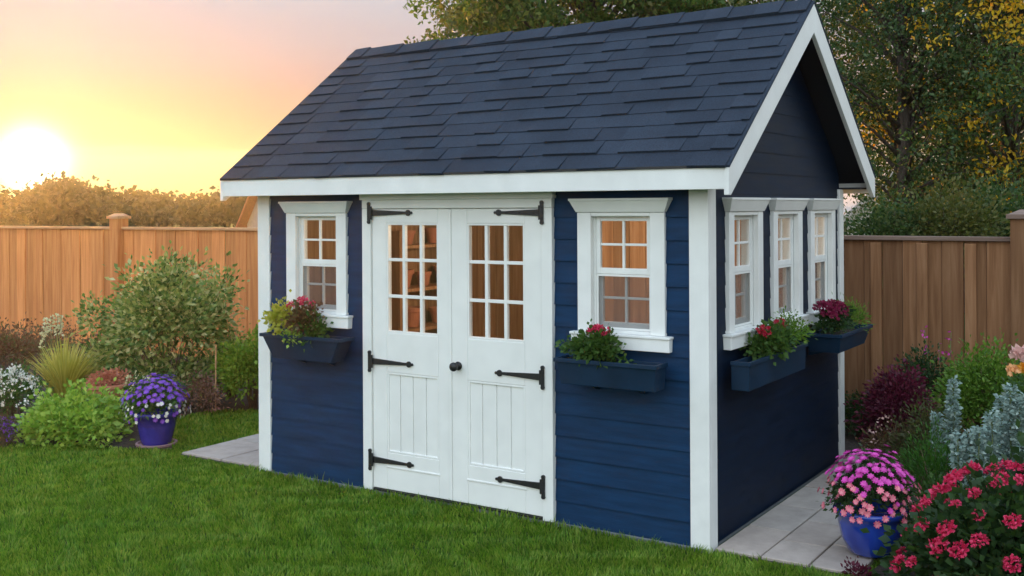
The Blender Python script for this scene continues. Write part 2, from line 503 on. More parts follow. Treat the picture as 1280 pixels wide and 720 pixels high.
def lawn():
    rs = np.random.RandomState(3)
    x0, x1, y0, y1 = -14, 4.2, -6.5, 3.55
    n = 2600000
    x = rs.uniform(x0, x1, n); y = rs.uniform(y0, y1, n)
    dx = x - CX; dy = y - CY
    d = dx * FW.x + dy * FW.y; l = dx * RT.x + dy * RT.y
    keep = (d > 2.9) & (np.abs(l) < d * .54 + .7)
    # visible rows only need to be dense where they are close
    dens = np.clip((5.2 / np.maximum(d, .1)) ** 2.0, .10, 1.0)
    keep &= rs.uniform(size=n) < dens * .95
    keep &= ~((x > -3.40) & (x < .03) & (y > -.035) & (y < 2.6))
    keep &= ~((x > .02) & (x < .81) & (y > -.01))
    keep &= ~((x > -4.225) & (x < -3.35) & (y > -.005))
    keep &= ~inpoly(x, y, BED_L) & ~inpoly(x, y, BED_R)
    keep &= ~((x > -3.4) & (y > 2.4))
    x = x[keep]; y = y[keep]; d = d[keep]; n = len(x)
    # uneven growth
    patch = .5 + .5 * np.sin(x * 3.1 + np.sin(y * 2.3) * 1.7) * np.cos(y * 3.7 + np.sin(x * 1.9) * 1.3)
    fine = .5 + .5 * np.sin(x * 17 + 3 * np.sin(y * 11)) * np.sin(y * 19 + 2.5 * np.sin(x * 13))
    h = (.018 + .018 * rs.uniform(size=n) + .009 * patch + .016 * fine) * .80
    h = np.where(rs.uniform(size=n) < .02, h * 1.5, h)
    edge = ((y > -.085) & (y < .0) & (x > -3.4) & (x < .0))
    h = np.where(edge & (rs.uniform(size=n) < .6), h * rs.uniform(1.1, 1.8, n), h)
    w = .0024 + .0012 * rs.uniform(size=n) + np.clip(d - 6, 0, 6) * .0009
    a = rs.uniform(0, 2 * math.pi, n)
    lean = h * rs.uniform(.1, .75, n)
    # tufts lean together
    la = a * .55 + 3.2 * np.sin(x * 6.3 + 1.7 * np.sin(y * 7.1))
    cx, sx = np.cos(a + 1.57), np.sin(a + 1.57)
    z0 = np.zeros(n) - .004
    B1 = np.stack([x - cx * w, y - sx * w, z0], 1); B2 = np.stack([x + cx * w, y + sx * w, z0], 1)
    mx_, my_ = x + np.cos(la) * lean * .35, y + np.sin(la) * lean * .35
    M1 = np.stack([mx_ - cx * w * .8, my_ - sx * w * .8, h * .6], 1); M2 = np.stack([mx_ + cx * w * .8, my_ + sx * w * .8, h * .6], 1)
    T = np.stack([x + np.cos(la) * lean, y + np.sin(la) * lean, h], 1)
    V = np.stack([B1, B2, M2, M1, T], 1).reshape(-1, 3)
    o = np.arange(n)[:, None] * 5
    F = np.concatenate([o + np.array([[0, 1, 2]]), o + np.array([[0, 2, 3]]), o + np.array([[3, 2, 4]])], 0)
    m = leafmat('grass_blade', [(.065, .155, .014), (.11, .24, .022), (.155, .30, .03), (.24, .35, .05), (.28, .36, .08)], trans=.4, rough=.55, spec=.2, patch=[(.8, (.82, .9, .8), (1.2, 1.08, 1.1)), (9, (.74, .80, .78), (1.14, 1.12, 1.1))])
    ob = np_mesh('grass', V, F, m)
    tag(ob, 'short mown green lawn in front of the shed', 'grass', kind='stuff')
    print('blades', n)


lawn()

# ------------------------------------------------------------------ the shed
W, D = 3.326, 2.465
EZ0, EZ1, RZ, OV, OX = 1.936, 2.059, 3.109, .178, .193
RY = D / 2
XL, XR = -W - OX, OX - .012
SLOPE = (RZ - EZ1) / (RY + OV)
ANG = math.atan(SLOPE)


def roof_z(y):
    return EZ1 + (min(y, D - y) + OV) * SLOPE


shed = tag(empty('garden_shed', (0, 0, 0)), 'navy blue garden shed with white trim, double doors and steep shingle roof', 'shed')

WIN_F = [(-2.795, .272), (-.499, .272)]          # centre, half casing width (front)
WIN_S = [(.525, .268), (1.255, .275), (1.985, .275)]      # side
HZ0, HZ1, SZ0, SZ1 = 1.818, 1.897, 1.056, 1.142
DX0, DX1 = -2.375, -.935
DOORTOP = 1.845


def siding(mat, name, axis, u0, u1, z0, z1, openings, pitch=.1265, roof=False):
    mb = MB()
    rows = int(math.ceil((z1 - z0) / pitch))
    for r in range(rows):
        a, b = z0 + r * pitch, min(z0 + (r + 1) * pitch, z1)
        cuts = sorted({a, b} | {c for o in openings for c in (o[2], o[3]) if a < c < b})
        for c0, c1 in zip(cuts, cuts[1:]):
            if c1 - c0 < .002: continue
            segs = [(u0, u1)]
            for (p, q, s, t) in openings:
                if s < c1 - 1e-4 and t > c0 + 1e-4:
                    ns = []
                    for (e, f) in segs:
                        if q <= e or p >= f: ns.append((e, f)); continue
                        if p > e: ns.append((e, p))
                        if q < f: ns.append((q, f))
                    segs = ns
            for (e, f) in segs:
                e0 = e1 = e; f0 = f1 = f
                if roof:
                    def lim(z):
                        k = max(0, (z + .11 - EZ1) / SLOPE - OV)
                        return k
                    e0, f0 = max(e, lim(c0)), min(f, D - lim(c0)); e1, f1 = max(e, lim(c1)), min(f, D - lim(c1))
                    if f1 <= e1: e1 = f1 = (e1 + f1) / 2
                    if f0 <= e0: continue
                q = .0145 if axis == 'front' or axis == 'back' else .0085
                d0 = q - (q - .004) * (c0 - a) / pitch; d1 = q - (q - .004) * (c1 - a) / pitch
                lip = .012 if c0 == a else 0
                B = -.012
                if axis == 'front':
                    mb.hexa([(e0, -d0, c0 - lip * .3), (f0, -d0, c0 - lip * .3), (f0, -B, c0), (e0, -B, c0), (e1, -d1, c1), (f1, -d1, c1), (f1, -B, c1), (e1, -B, c1)])
                elif axis == 'right':
                    mb.hexa([(d0, e0, c0 - lip * .3), (d0, f0, c0 - lip * .3), (B, f0, c0), (B, e0, c0), (d1, e1, c1), (d1, f1, c1), (B, f1, c1), (B, e1, c1)])
                elif axis == 'left':
                    mb.hexa([(-W - d0, e0, c0 - lip * .3), (-W - d0, f0, c0 - lip * .3), (-W - B, f0, c0), (-W - B, e0, c0), (-W - d1, e1, c1), (-W - d1, f1, c1), (-W - B, f1, c1), (-W - B, e1, c1)])
                else:
                    mb.hexa([(e0, D + d0, c0 - lip * .3), (f0, D + d0, c0 - lip * .3), (f0, D + B, c0), (e0, D + B, c0), (e1, D + d1, c1), (f1, D + d1, c1), (f1, D + B, c1), (e1, D + B, c1)])
    return mb.build(name, mat, shed)


opF = [(c - .20, c + .20, SZ1 - .01, HZ0 + .01) for c, h in WIN_F] + [(DX0 + .03, DX1 - .03, -.1, 1.90)]
opS = [(c - .20, c + .20, SZ1 - .01, HZ0 + .01) for c, h in WIN_S]
siding(M['navy'], 'front_wall', 'front', -W + .03, -.03, .024, 1.95, opF)
siding(M['navy_shaded'], 'side_wall', 'right', .03, D - .03, .024, RZ - .10, opS, roof=True)
siding(M['navy'], 'side_wall', 'left', .03, D - .03, .024, RZ - .10, [], roof=True)
siding(M['navy'], 'back_wall', 'back', -W + .03, -.03, .024, 1.95, [])
MB().box((-W - .012, -.026, -.03), (.006, D + .012, .022)).build('foundation', M['concrete'], shed, bevel=.006)


# interior lining with the same openings
def lining():
    mb = MB(); T = .07
    def wallrects(u0, u1, z0, z1, ops):
        us = sorted({u0, u1} | {c for o in ops for c in o[:2]}); zs = sorted({z0, z1} | {c for o in ops for c in o[2:] if z0 < c < z1})
        for a, b in zip(us, us[1:]):
            for c, d in zip(zs, zs[1:]):
                mu, mz = (a + b) / 2, (c + d) / 2
                if any(o[0] < mu < o[1] and o[2] < mz < o[3] for o in ops): continue
                yield a, b, c, d
    for a, b, c, d in wallrects(-W + .08, -.08, .06, 1.95, opF): mb.box((a, .055, c), (b, T, d))
    for a, b, c, d in wallrects(.08, D - .08, .06, 1.95, opS): mb.box((-T, a, c), (-.055, b, d))
    n = 22
    for i in range(n):
        u0 = -W + .08 + i * (W - .16) / n; u1 = u0 + (W - .16) / n
        mb.box((u0 + .002, D - T - .002, .06), (u1 - .002, D - .055, 1.95))
    n = 16
    for i in range(n):
        u0 = .08 + i * (D - .16) / n; u1 = u0 + (D - .16) / n
        mb.box((-W + .055, u0 + .002, .06), (-W + T, u1 - .002, 1.95))
    mb.build('interior_wall', M['interior'], shed)
    MB().box((-W + .06, .06, .05), (-.06, D - .06, .07)).build('interior_floor', M['interior'], shed)
    MB().box((-W + .06, .06, 1.955), (-.06, D - .06, 1.975)).build('ceiling', M['interior'], shed)


lining()

# corner boards (L-shaped, proud of the siding)
def corner(x, y, sx, sy, wx, wy):
    mb = MB()
    t = .024
    # face on the front/back
    mb.box((x + sx * t, y + sy * t, -.01), (x - sx * wx, y - sy * .004, EZ0 + .02))
    mb.box((x + sx * (t + .001), y + sy * .000, -.01), (x - sx * .004, y - sy * wy, EZ0 + .029))
    mb.build('corner_board', M['white'], shed, bevel=.004)


corner(0, 0, 1, -1, .088, .085)
corner(0, D, 1, 1, .088, .075)
corner(-W, 0, -1, -1, .09, .075)
corner(-W, D, -1, 1, .09, .075)

# roof
def roof():
    th = .055
    deck = MB()
    for s in (0, 1):
        def Y(y): return y if s == 0 else D - y
        a = [(XL + .02, Y(-OV + .01), EZ1 - th), (XL + .02, Y(RY), RZ - th), (XL + .02, Y(RY), RZ), (XL + .02, Y(-OV + .01), EZ1)]
        deck.prism(a, (XR - XL - .04, 0, 0))
    d = deck.build('roof_deck', M['soffit'], shed)
    r = random.Random(11)
    m, nt, out = newmat('asphalt_shingle'); L = nt.links
    p = N(nt, 'ShaderNodeBsdfPrincipled'); p.inputs['Roughness'].default_value = .85; p.inputs['Specular IOR Level'].default_value = .12
    geo = N(nt, 'ShaderNodeNewGeometry'); tc = N(nt, 'ShaderNodeTexCoord')
    rr = ramp(nt, geo.outputs['Random Per Island'], [(0, (.024, .032, .047)), (.4, (.026, .035, .051)), (.75, (.028, .038, .055)), (1, (.032, .042, .060))])
    n1 = N(nt, 'ShaderNodeTexNoise'); n1.inputs['Scale'].default_value = 260; n1.inputs['Detail'].default_value = 3
    L.new(tc.outputs['Object'], n1.inputs['Vector'])
    r2 = ramp(nt, n1.outputs['Fac'], [(.35, (.6, .6, .6)), (.62, (1.35, 1.35, 1.35))])
    n4 = N(nt, 'ShaderNodeTexNoise'); n4.inputs['Scale'].default_value = 3; n4.inputs['Detail'].default_value = 6
    L.new(tc.outputs['Object'], n4.inputs['Vector'])
    r4 = ramp(nt, n4.outputs['Fac'], [(.3, (.85, .85, .85)), (.7, (1.12, 1.12, 1.12))])
    mx = N(nt, 'ShaderNodeMix', data_type='RGBA', blend_type='MULTIPLY'); mx.inputs[0].default_value = 1
    mx2 = N(nt, 'ShaderNodeMix', data_type='RGBA', blend_type='MULTIPLY'); mx2.inputs[0].default_value = 1
    L.new(rr.outputs[0], mx.inputs[6]); L.new(r2.outputs[0], mx.inputs[7]); L.new(mx.outputs[2], mx2.inputs[6]); L.new(r4.outputs[0], mx2.inputs[7])
    L.new(mx2.outputs[2], p.inputs['Base Color'])
    bp = N(nt, 'ShaderNodeBump'); bp.inputs['Distance'].default_value = .004; bp.inputs['Strength'].default_value = .7; L.new(n1.outputs['Fac'], bp.inputs['Height']); L.new(bp.outputs[0], p.inputs['Normal'])
    L.new(p.outputs[0], out.inputs[0])
    SH = m
    length = math.hypot(RZ - EZ1, RY + OV)
    ncourse = 13; ex = length / ncourse
    for s in (0, 1):
        mb = MB()
        def P(x, sl, off):
            y = -OV + sl * math.cos(ANG) - off * math.sin(ANG); z = EZ1 + sl * math.sin(ANG) + off * math.cos(ANG)
            return (x, y if s == 0 else D - y, z)
        # starter sheet
        for k in range(ncourse):
            x = XL - .012 - r.uniform(0, .12)
            s0 = k * ex - (.018 if k == 0 else 0)
            thick = True
            while x < XR + .012:
                w = r.uniform(.12, .38) if thick else r.uniform(.10, .34)
                a, b = max(x, XL - .012), min(x + w, XR + .012)
                if b - a > .01:
                    t = (.0160 if thick else .0075) + r.uniform(-.0012, .0012)
                    e = s0 + r.uniform(-.005, .005) + (0 if thick else .004)
                    e2 = min(s0 + ex + .03, length + .003)
                    t2 = .002
                    sk = r.uniform(-.004, .004)
                    mb.hexa([P(a, e + sk, .001), P(b, e - sk, .001), P(b, e2, .0005), P(a, e2, .0005),
                             P(a, e + sk, t), P(b, e - sk, t), P(b, e2, t2), P(a, e2, t2)])
                x += w; thick = not thick if r.random() < .8 else thick
        mb.build('shingles', SH, shed)
    # ridge caps
    mb = MB(); x = XR + .012; k = 0
    cw = .13
    while x > XL - .012:
        a = max(x - .22, XL - .012)
        h = .024 + .004 * (k % 2) + r.uniform(0, .003)
        for s in (0, 1):
            def P(xx, sl, off):
                y = RY - sl * math.cos(ANG) - (off * math.sin(ANG) if sl > 0 else 0); z = RZ - sl * math.sin(ANG) + off * (math.cos(ANG) if sl > 0 else 1.12)
                return (xx, y if s == 0 else D - y, z)
            c = cw + r.uniform(-.006, .006)
            mb.hexa([P(a, c, .006), P(x, c, .004), P(x, 0, .004), P(a, 0, .006), P(a, c, h - .006), P(x, c, h), P(x, 0, h), P(a, 0, h - .006)])
        x -= .17; k += 1
    mb.build('ridge_cap', SH, shed)
    # metal drip edge
    for s in (0, 1):
        y = -OV - .014 if s == 0 else D + OV + .002
        MB().box((XL - .004, y, EZ1 - .012), (XR + .004, y + .012, EZ1 + .002)).build('drip_edge', M['iron'], shed)
    # fascia boards + soffits
    for s in (0, 1):
        y0, y1 = (-OV - .006, -OV + .018) if s == 0 else (D + OV - .018, D + OV + .006)
        MB().box((XL - .006, y0, EZ0), (XR - .0, y1, EZ1 - .010)).build('fascia', M['white'], shed, bevel=.003)
        ya, yb = (-OV + .018, .0) if s == 0 else (D, D + OV - .018)
        MB().box((XL + .01, ya, EZ0 + .03), (XR - .03, yb, EZ0 + .042)).build('soffit', M['soffit'], shed)
    # rake boards
    vw = .185        # vertical width
    for xx, sg in ((XR, 1), (XL, -1)):
        xa = xx - .002 * sg; xb = xx + .026 * sg
        for s in (0, 1):
            def Y(y): return y if s == 0 else D - y
            y0 = -OV - .010; zt0 = EZ1 + (y0 + OV) * SLOPE - .006
            ap = RZ - .004
            pts = [(xa, Y(y0), EZ0 - .030), (xa, Y(y0), zt0), (xa, Y(RY - .0015), ap), (xa, Y(RY - .0015), ap - vw),
                   (xa, Y(y0 + .03), EZ0 - .030)]
            MB().prism(pts, (xb - xa, 0, 0)).build('rake_board', M['white'], shed, bevel=.003)
            # dark strip of shingle edge above it
            e = [(xa, Y(y0), zt0 + .0015), (xa, Y(y0), zt0 + .014), (xa, Y(RY), ap + .014), (xa, Y(RY), ap + .0015)]
            MB().prism(e, (xb + .004 * sg - xa, 0, 0)).build('roof_edge', SH, shed)


roof()


# windows -----------------------------------------------------------------
SCREEN = None
def screen_mat():
    m, nt, out = newmat('insect_screen'); L = nt.links
    tr = N(nt, 'ShaderNodeBsdfTransparent'); df = N(nt, 'ShaderNodeBsdfDiffuse'); df.inputs[0].default_value = (.13, .13, .13, 1)
    ms = N(nt, 'ShaderNodeMixShader'); ms.inputs[0].default_value = .25
    L.new(tr.outputs[0], ms.inputs[1]); L.new(df.outputs[0], ms.inputs[2]); L.new(ms.outputs[0], out.inputs[0])
    return m


SCREEN = screen_mat()


def window(place, half, lab):
    """built facing -y around local x=0, then placed; parts sit straight under the window part"""
    w = empty('window'); w.parent = shed
    w.matrix_local = place
    w['label'] = lab
    cas = .088 if half < .2725 and abs(place[0][0]) > .5 else .078
    # casing
    mb = MB()
    mb.box((-half, -.032, SZ1), (-half + cas, .004, HZ0)); mb.box((half - cas, -.032, SZ1), (half, .004, HZ0))
    mb.box((-half + cas, -.030, HZ0 - .022), (half - cas, .004, HZ0))
    mb.build('casing', M['white'], w, bevel=.0035)
    # head: flared crown
    hb, ht = half + .004, half + .036
    mb = MB().hexa([(-hb, -.040, HZ0 + .001), (hb, -.040, HZ0 + .001), (hb, .004, HZ0 + .001), (-hb, .004, HZ0 + .001),
                    (-ht, -.062, HZ1 - .014), (ht, -.062, HZ1 - .014), (ht, .004, HZ1 - .014), (-ht, .004, HZ1 - .014)])
    mb.box((-ht - .004, -.066, HZ1 - .0135), (ht + .004, .004, HZ1))
    mb.build('head_trim', M['white'], w, bevel=.002)
    # sill
    hs = half + .034
    mb = MB().box((-hs, -.052, SZ0), (hs, .004, SZ1 - .016))
    mb.box((-hs - .006, -.060, SZ1 - .0155), (hs + .006, .004, SZ1 - .001))
    mb.build('sill', M['white'], w, bevel=.003)
    # jamb
    ji = half - cas
    mb = MB()
    mb.box((-ji - .012, .005, SZ1 - .01), (-ji + .012, .075, HZ0 + .01)); mb.box((ji - .012, .005, SZ1 - .01), (ji + .012, .075, HZ0 + .01))
    mb.box((-ji + .012, .005, HZ0 - .030), (ji - .012, .075, HZ0 + .01)); mb.box((-ji + .012, .005, SZ1 - .01), (ji - .012, .075, SZ1 + .014))
    mb.build('jamb', M['white'], w, bevel=.002)
    xi = ji - .0125
    midz = 1.488

    def sash(z0, z1, y, name, bot, top, st=.026):
        mb = MB()
        mb.box((-xi, y, z0), (-xi + st, y + .026, z1)); mb.box((xi - st, y, z0), (xi, y + .026, z1))
        mb.box((-xi + st, y + .001, z0), (xi - st, y + .025, z0 + bot)); mb.box((-xi + st, y + .001, z1 - top), (xi - st, y + .025, z1))
        gz0, gz1 = z0 + bot, z1 - top
        mb.box((-.007, y + .003, gz0), (.007, y + .020, gz1))
        zm = (gz0 + gz1) / 2
        mb.box((-xi + st, y + .005, zm - .007), (xi - st, y + .0185, zm + .007))
        mb.build(name, M['white'], w, bevel=.002)
        MB().box((-xi + st - .002, y + .011, gz0 - .002), (xi - st + .002, y + .014, gz1 + .002)).build('glass_pane', M['glass'], w)
    sash(midz - .018, HZ0 - .031, .010, 'upper_sash', .034, .018)
    sash(SZ1 + .015, midz + .012, .038, 'lower_sash', .040, .030)
    # insect screen over the lower half
    z0, z1 = SZ1 + .016, midz - .019
    mb = MB()
    for a, b in (((-xi, .012, z0), (-xi + .012, .020, z1)), ((xi - .012, .012, z0), (xi, .020, z1)), ((-xi + .012, .0125, z0), (xi - .012, .0195, z0 + .012)), ((-xi + .012, .0125, z1 - .012), (xi - .012, .0195, z1))):
        mb.box(a, b)
    mb.build('screen_frame', M['white'], w)
    MB().box((-xi + .011, .0155, z0 + .011), (xi - .011, .0165, z1 - .011)).build('insect_screen', SCREEN, w)
    return w


for (c, h), lab in zip(WIN_F, ['front window left of the double doors', 'front window right of the double doors']):
    window(Matrix.Translation((c, 0, 0)), h, lab)
for (c, h), lab in zip(WIN_S, ['side window nearest the front corner', 'middle window of the side wall', 'side window nearest the back corner']):
    window(Matrix.Translation((0, c, 0)) @ Matrix.Rotation(math.pi / 2, 4, 'Z'), h, lab)

dm = -1.672
# door frame and doors ------------------------------------------------------
mb = MB()
mb.box((DX0, -.040, .024), (DX0 + .072, .03, DOORTOP)); mb.box((DX1 - .072, -.040, .024), (DX1, .03, DOORTOP))
mb.box((DX0, -.0405, DOORTOP + .001), (DX1, .03, EZ0 - .035))
mb.box((DX0 - .012, -.052, EZ0 - .0345), (DX1 + .012, .03, EZ0 + .02))
mb.box((DX0 + .05, .0135, DOORTOP - .03), (DX1 - .05, .035, DOORTOP + .02)); mb.box((dm - .02, .0135, .07), (dm + .02, .03, DOORTOP - .031))
mb.build('door_frame', M['cream'], shed, bevel=.003)
MB().box((DX0 + .073, -.030, .0235), (DX1 - .073, .06, .038)).build('threshold', M['iron'], shed, bevel=.003)


def door(x0, x1, hinge_side, lab):
    d = empty('door', (0, 0, 0)); d.parent = shed; d['label'] = lab
    z0, z1 = .042, DOORTOP - .0015
    yf, yb = -.026, .012
    gx0, gx1 = (x0 + x1) / 2 - .207 + (.012 if hinge_side < 0 else -.0), (x0 + x1) / 2 + .207 + (.012 if hinge_side < 0 else 0)
    gz0, gz1 = 1.050, 1.752
    pz0, pz1 = .280, .795
    mb = MB()
    # stiles and rails
    mb.box((x0, yf, z0), (gx0, yb, z1)); mb.box((gx1, yf, z0), (x1, yb, z1))
    mb.box((gx0, yf + .0005, z0), (gx1, yb, pz0)); mb.box((gx0, yf + .0005, pz1), (gx1, yb, gz0)); mb.box((gx0, yf + .0005, gz1), (gx1, yb, z1))
    mb.build('door_leaf', M['cream'], d, bevel=.004)
    # inset beadboard panel
    mb = MB(); n = 4; w = (gx1 - gx0) / n
    for i in range(n):
        mb.box((gx0 + i * w + .0035, yf + .009, pz0 - .002), (gx0 + (i + 1) * w - .0035, yb - .004, pz1 + .002))
    mb.box((gx0 - .002, yf + .0165, pz0 - .004), (gx1 + .002, yb - .006, pz1 + .004))
    mb.build('panel', M['cream'], d, bevel=.003)
    # panel moulding + kick groove
    mb = MB(); t = .014
    for a, b in (((gx0, pz0), (gx0 + t, pz1)), ((gx1 - t, pz0), (gx1, pz1)), ((gx0 + t, pz0), (gx1 - t, pz0 + t)), ((gx0 + t, pz1 - t), (gx1 - t, pz1))):
        mb.box((a[0], yf + .002, a[1]), (b[0], yf + .012, b[1]))
    mb.box((gx0 - .01, yf - .004, pz0 - .098), (gx1 + .01, yf + .004, pz0 - .086))
    mb.build('moulding', M['cream'], d, bevel=.003)
    # glazing bars
    mb = MB(); t = .012
    for a, b in (((gx0, gz0), (gx0 + t, gz1)), ((gx1 - t, gz0), (gx1, gz1)), ((gx0 + t, gz0), (gx1 - t, gz0 + t)), ((gx0 + t, gz1 - t), (gx1 - t, gz1))):
        mb.box((a[0], yf + .003, a[1]), (b[0], yb, b[1]))
    for i in (1, 2):
        x = gx0 + (gx1 - gx0) * i / 3; mb.box((x - .011, yf + .006, gz0 + t), (x + .011, yb - .006, gz1 - t))
        z = gz0 + (gz1 - gz0) * i / 3; mb.box((gx0 + t, yf + .008, z - .010), (gx1 - t, yb - .008, z + .010))
    mb.build('glazing_bars', M['cream'], d, bevel=.002)
    MB().box((gx0 + .006, -.007, gz0 + .006), (gx1 - .006, -.004, gz1 - .006)).build('glass_pane', M['glass'], d)
    # strap hinges
    hx = x0 if hinge_side < 0 else x1
    s = 1 if hinge_side < 0 else -1
    for z in (1.818, .858, .222):
        mb = MB()
        y0 = yf - .002
        mb.box((hx - .022 * s, -.052, z - .058), (hx - .001 * s, -.0405, z + .058))
        for q in (-.058, .058):
            mb.tube([(hx - .0115 * s, -.0525, z + q), (hx - .0115 * s, -.0400, z + q)], .0125, 12)
        mb.tube([(hx + .004 * s, -.045, z - .042), (hx + .004 * s, -.045, z + .042)], .0085, 12)
        for q in (-.03, .03): mb.tube([(hx - .0115 * s, -.0555, z + q), (hx - .0115 * s, -.050, z + q)], .005, 8)
        # tapering strap with a round finial
        a, b = hx + .004 * s, hx + .285 * s
        mb.hexa([(a, y0 - .012, z - .020), (b, y0 - .007, z - .008), (b, y0 + .0015, z - .008), (a, y0 + .0015, z - .020),
                 (a, y0 - .012, z + .020), (b, y0 - .007, z + .008), (b, y0 + .0015, z + .008), (a, y0 + .0015, z + .020)])
        mb.tube([(hx + .300 * s, y0 + .0012, z), (hx + .300 * s, y0 - .008, z)], .0195, 16)
        mb.tube([(hx + .326 * s, y0 + .0012, z), (hx + .326 * s, y0 - .006, z)], .009, 10)
        for q in (.05, .15, .245): mb.tube([(hx + q * s, y0 - .009, z), (hx + q * s, y0 - .0155, z)], .005, 8)
        mb.build('hinge', M['iron'], d, bevel=.0012, seg=1)
    return d


dm = -1.672
door(DX0 + .075, dm - .003, -1, 'left leaf of the white double door')
dr = door(dm + .003, DX1 - .075, 1, 'right leaf of the white double door with round black knob')
mb = MB()
kx = dm + .058
kp = [(.001, 0), (.026, .001), (.027, .006), (.012, .010), (.010, .030), (.022, .038), (.028, .050), (.026, .062), (.014, .069), (.001, .070)]
ks = MB()
ks.lathe(kp, seg=24)
ko = ks.build('door_knob', M['iron'], dr, smooth=True)
ko.location = (kx, -.0265, .878); ko.rotation_euler = (R(90), 0, 0)
# astragal strip between the leaves
MB().box((dm - .011, -.034, .045), (dm + .009, -.0265, DOORTOP - .006)).build('astragal', M['cream'], dr, bevel=.003)

# shelf unit and pots standing inside, seen through the door glass
sh = tag(empty('shelf_unit', (-W + .075, 1.12, .07)), 'timber shelf unit inside the shed behind the left door glass', 'shelf')
mb = MB()
for z in (.42, .80, 1.12, 1.46): mb.box((0, .031, z), (.25, .93, z + .025))
mb.build('shelf_board', M['interior'], sh)
for y in (0, .931): MB().box((0, y, 0), (.25, y + .03, 1.6)).build('upright', M['interior'], sh)
for i, (x, z, s) in enumerate([(.2, 1.217, 1.0), (.46, 1.217, .8), (.74, 1.217, 1.05), (.3, .897, 1.1), (.65, .897, .9), (.25, 1.557, .8), (.6, 1.557, .9)]):
    o = MB().lathe([(.001, 0), (.05 * s, 0), (.075 * s, .11 * s), (.085 * s, .11 * s), (.085 * s, .14 * s), (.07 * s, .14 * s), (.06 * s, .05 * s), (.001, .05 * s)], seg=20).build('clay_pot', M['terracotta'], None, smooth=False)
    o.location = (-W + .20, 1.12 + x, z)
    tag(o, 'small terracotta pot on the shelf inside the shed', 'pot', 'clay pots on the shelf inside the shed')

# lamp hanging inside the lit shed
lm = tag(empty('ceiling_lamp', (-1.5, 1.2, 1.95)), 'warm lamp hanging from the ceiling inside the shed', 'lamp')
MB().tube([(0, 0, .004), (0, 0, -.10)], .006, 8).build('cord', M['iron'], lm)
m_, nt_, out_ = newmat('lit_bulb'); em = N(nt_, 'ShaderNodeEmission'); em.inputs[0].default_value = (1, .62, .30, 1); em.inputs[1].default_value = 12
nt_.links.new(em.outputs[0], out_.inputs[0])
MB().lathe([(.001, -.17), (.02, -.165), (.03, -.14), (.02, -.11), (.012, -.10), (.001, -.10)], seg=16).build('bulb', m_, lm, smooth=True)
ld = bpy.data.lights.new('shed_light', 'POINT'); ld.energy = 30; ld.color = (1, .76, .54); ld.shadow_soft_size = .06
lo = bpy.data.objects.new('shed_light', ld); COL.objects.link(lo); lo.location = (-1.5, 1.2, 1.60)
lo.parent = lm; lo.location = (0, 0, -.25)

# ------------------------------------------------------------------ flower boxes
def window_box(label, place, x0, x1, xb0, xb1, zt, zb, dep, depb):
    """trough facing -y in local space; x0..x1 at the rim, xb0..xb1 at the base"""
    b = empty('window_box'); b.matrix_local = place
    tag(b, label, 'window box', 'navy window boxes hung on the shed')
    t = .016; y0 = -.064
    def ring(xa, xc, ya, yb, z): return [(xa, ya, z), (xc, ya, z), (xc, yb, z), (xa, yb, z)]
    o = ring(x0, x1, -dep, y0, zt); ob = ring(xb0, xb1, -depb, y0, zb)
    i = ring(x0 + t, x1 - t, -dep + t, y0 - t, zt); ib = ring(xb0 + t, xb1 - t, -depb + t, y0 - t, zb + t)
    v = o + ob + i + ib
    f = []
    for k in range(4):
        k2 = (k + 1) % 4
        f += [(4 + k, 4 + k2, k2, k), (k, k2, 8 + k2, 8 + k), (8 + k, 8 + k2, 12 + k2, 12 + k)]
    f += [(7, 6, 5, 4), (12, 13, 14, 15)]
    MB().add(v, f).build('trough', M['navy_box'], b, bevel=.003)
    # rim strip
    mb = MB(); e = .010
    mb.box((x0 - e, -dep - e, zt - .018), (x1 + e, -dep + .006, zt + .004))
    mb.box((x0 - e, -dep + .0061, zt - .018), (x0 + .006, y0, zt + .004)); mb.box((x1 - .006, -dep + .0061, zt - .018), (x1 + e, y0, zt + .004))
    mb.build('rim', M['navy_box'], b, bevel=.002)
    MB().box((x0 + .035, -dep + .024, zt - .05), (x1 - .035, y0 - .014, zt - .028)).build('soil', M['soil'], b)
    for q in (.25, .75):
        xx = xb0 + (xb1 - xb0) * q
        MB().prism([(xx - .012, -.017, zb - .045), (xx - .012, -.017, zb - .001), (xx - .012, -depb + .06, zb - .001)], (.024, 0, 0)).build('bracket', M['navy_box'], b)
    return b


BALL_RED = ball_bloom_mesh('bloom_red', .038, 60, .020, PT['red'], 3)
BALL_CRIM = ball_bloom_mesh('bloom_crimson', .040, 60, .021, PT['crimson'], 4)
BALL_MAR = ball_bloom_mesh('bloom_maroon', .042, 60, .022, PT['maroon'], 5)


def planting(parent, name, c, rad, mat, seed, nclump=26, per=26, size=.03, width=.7, spread=.025, blooms=(), up=.3, label=None):
    rs = np.random.RandomState(seed)
    P, D_, cc = bush_points(c, rad, nclump, per, spread, rs, .5, up)
    P[:, 2] = np.where(P[:, 2] < c[2] - rad[2], c[2] - rad[2] + .02, P[:, 2])
    o = leaves(name, P, D_, size * rs.uniform(.6, 1.25, len(P)), mat, parent, width, seed)
    if label: o['label'] = label
    for me, loc, s in blooms:
        put_bloom('bloom', me, o, loc, (rnd.uniform(-.4, .4), rnd.uniform(-.7, -.1), 1), s)
    return o


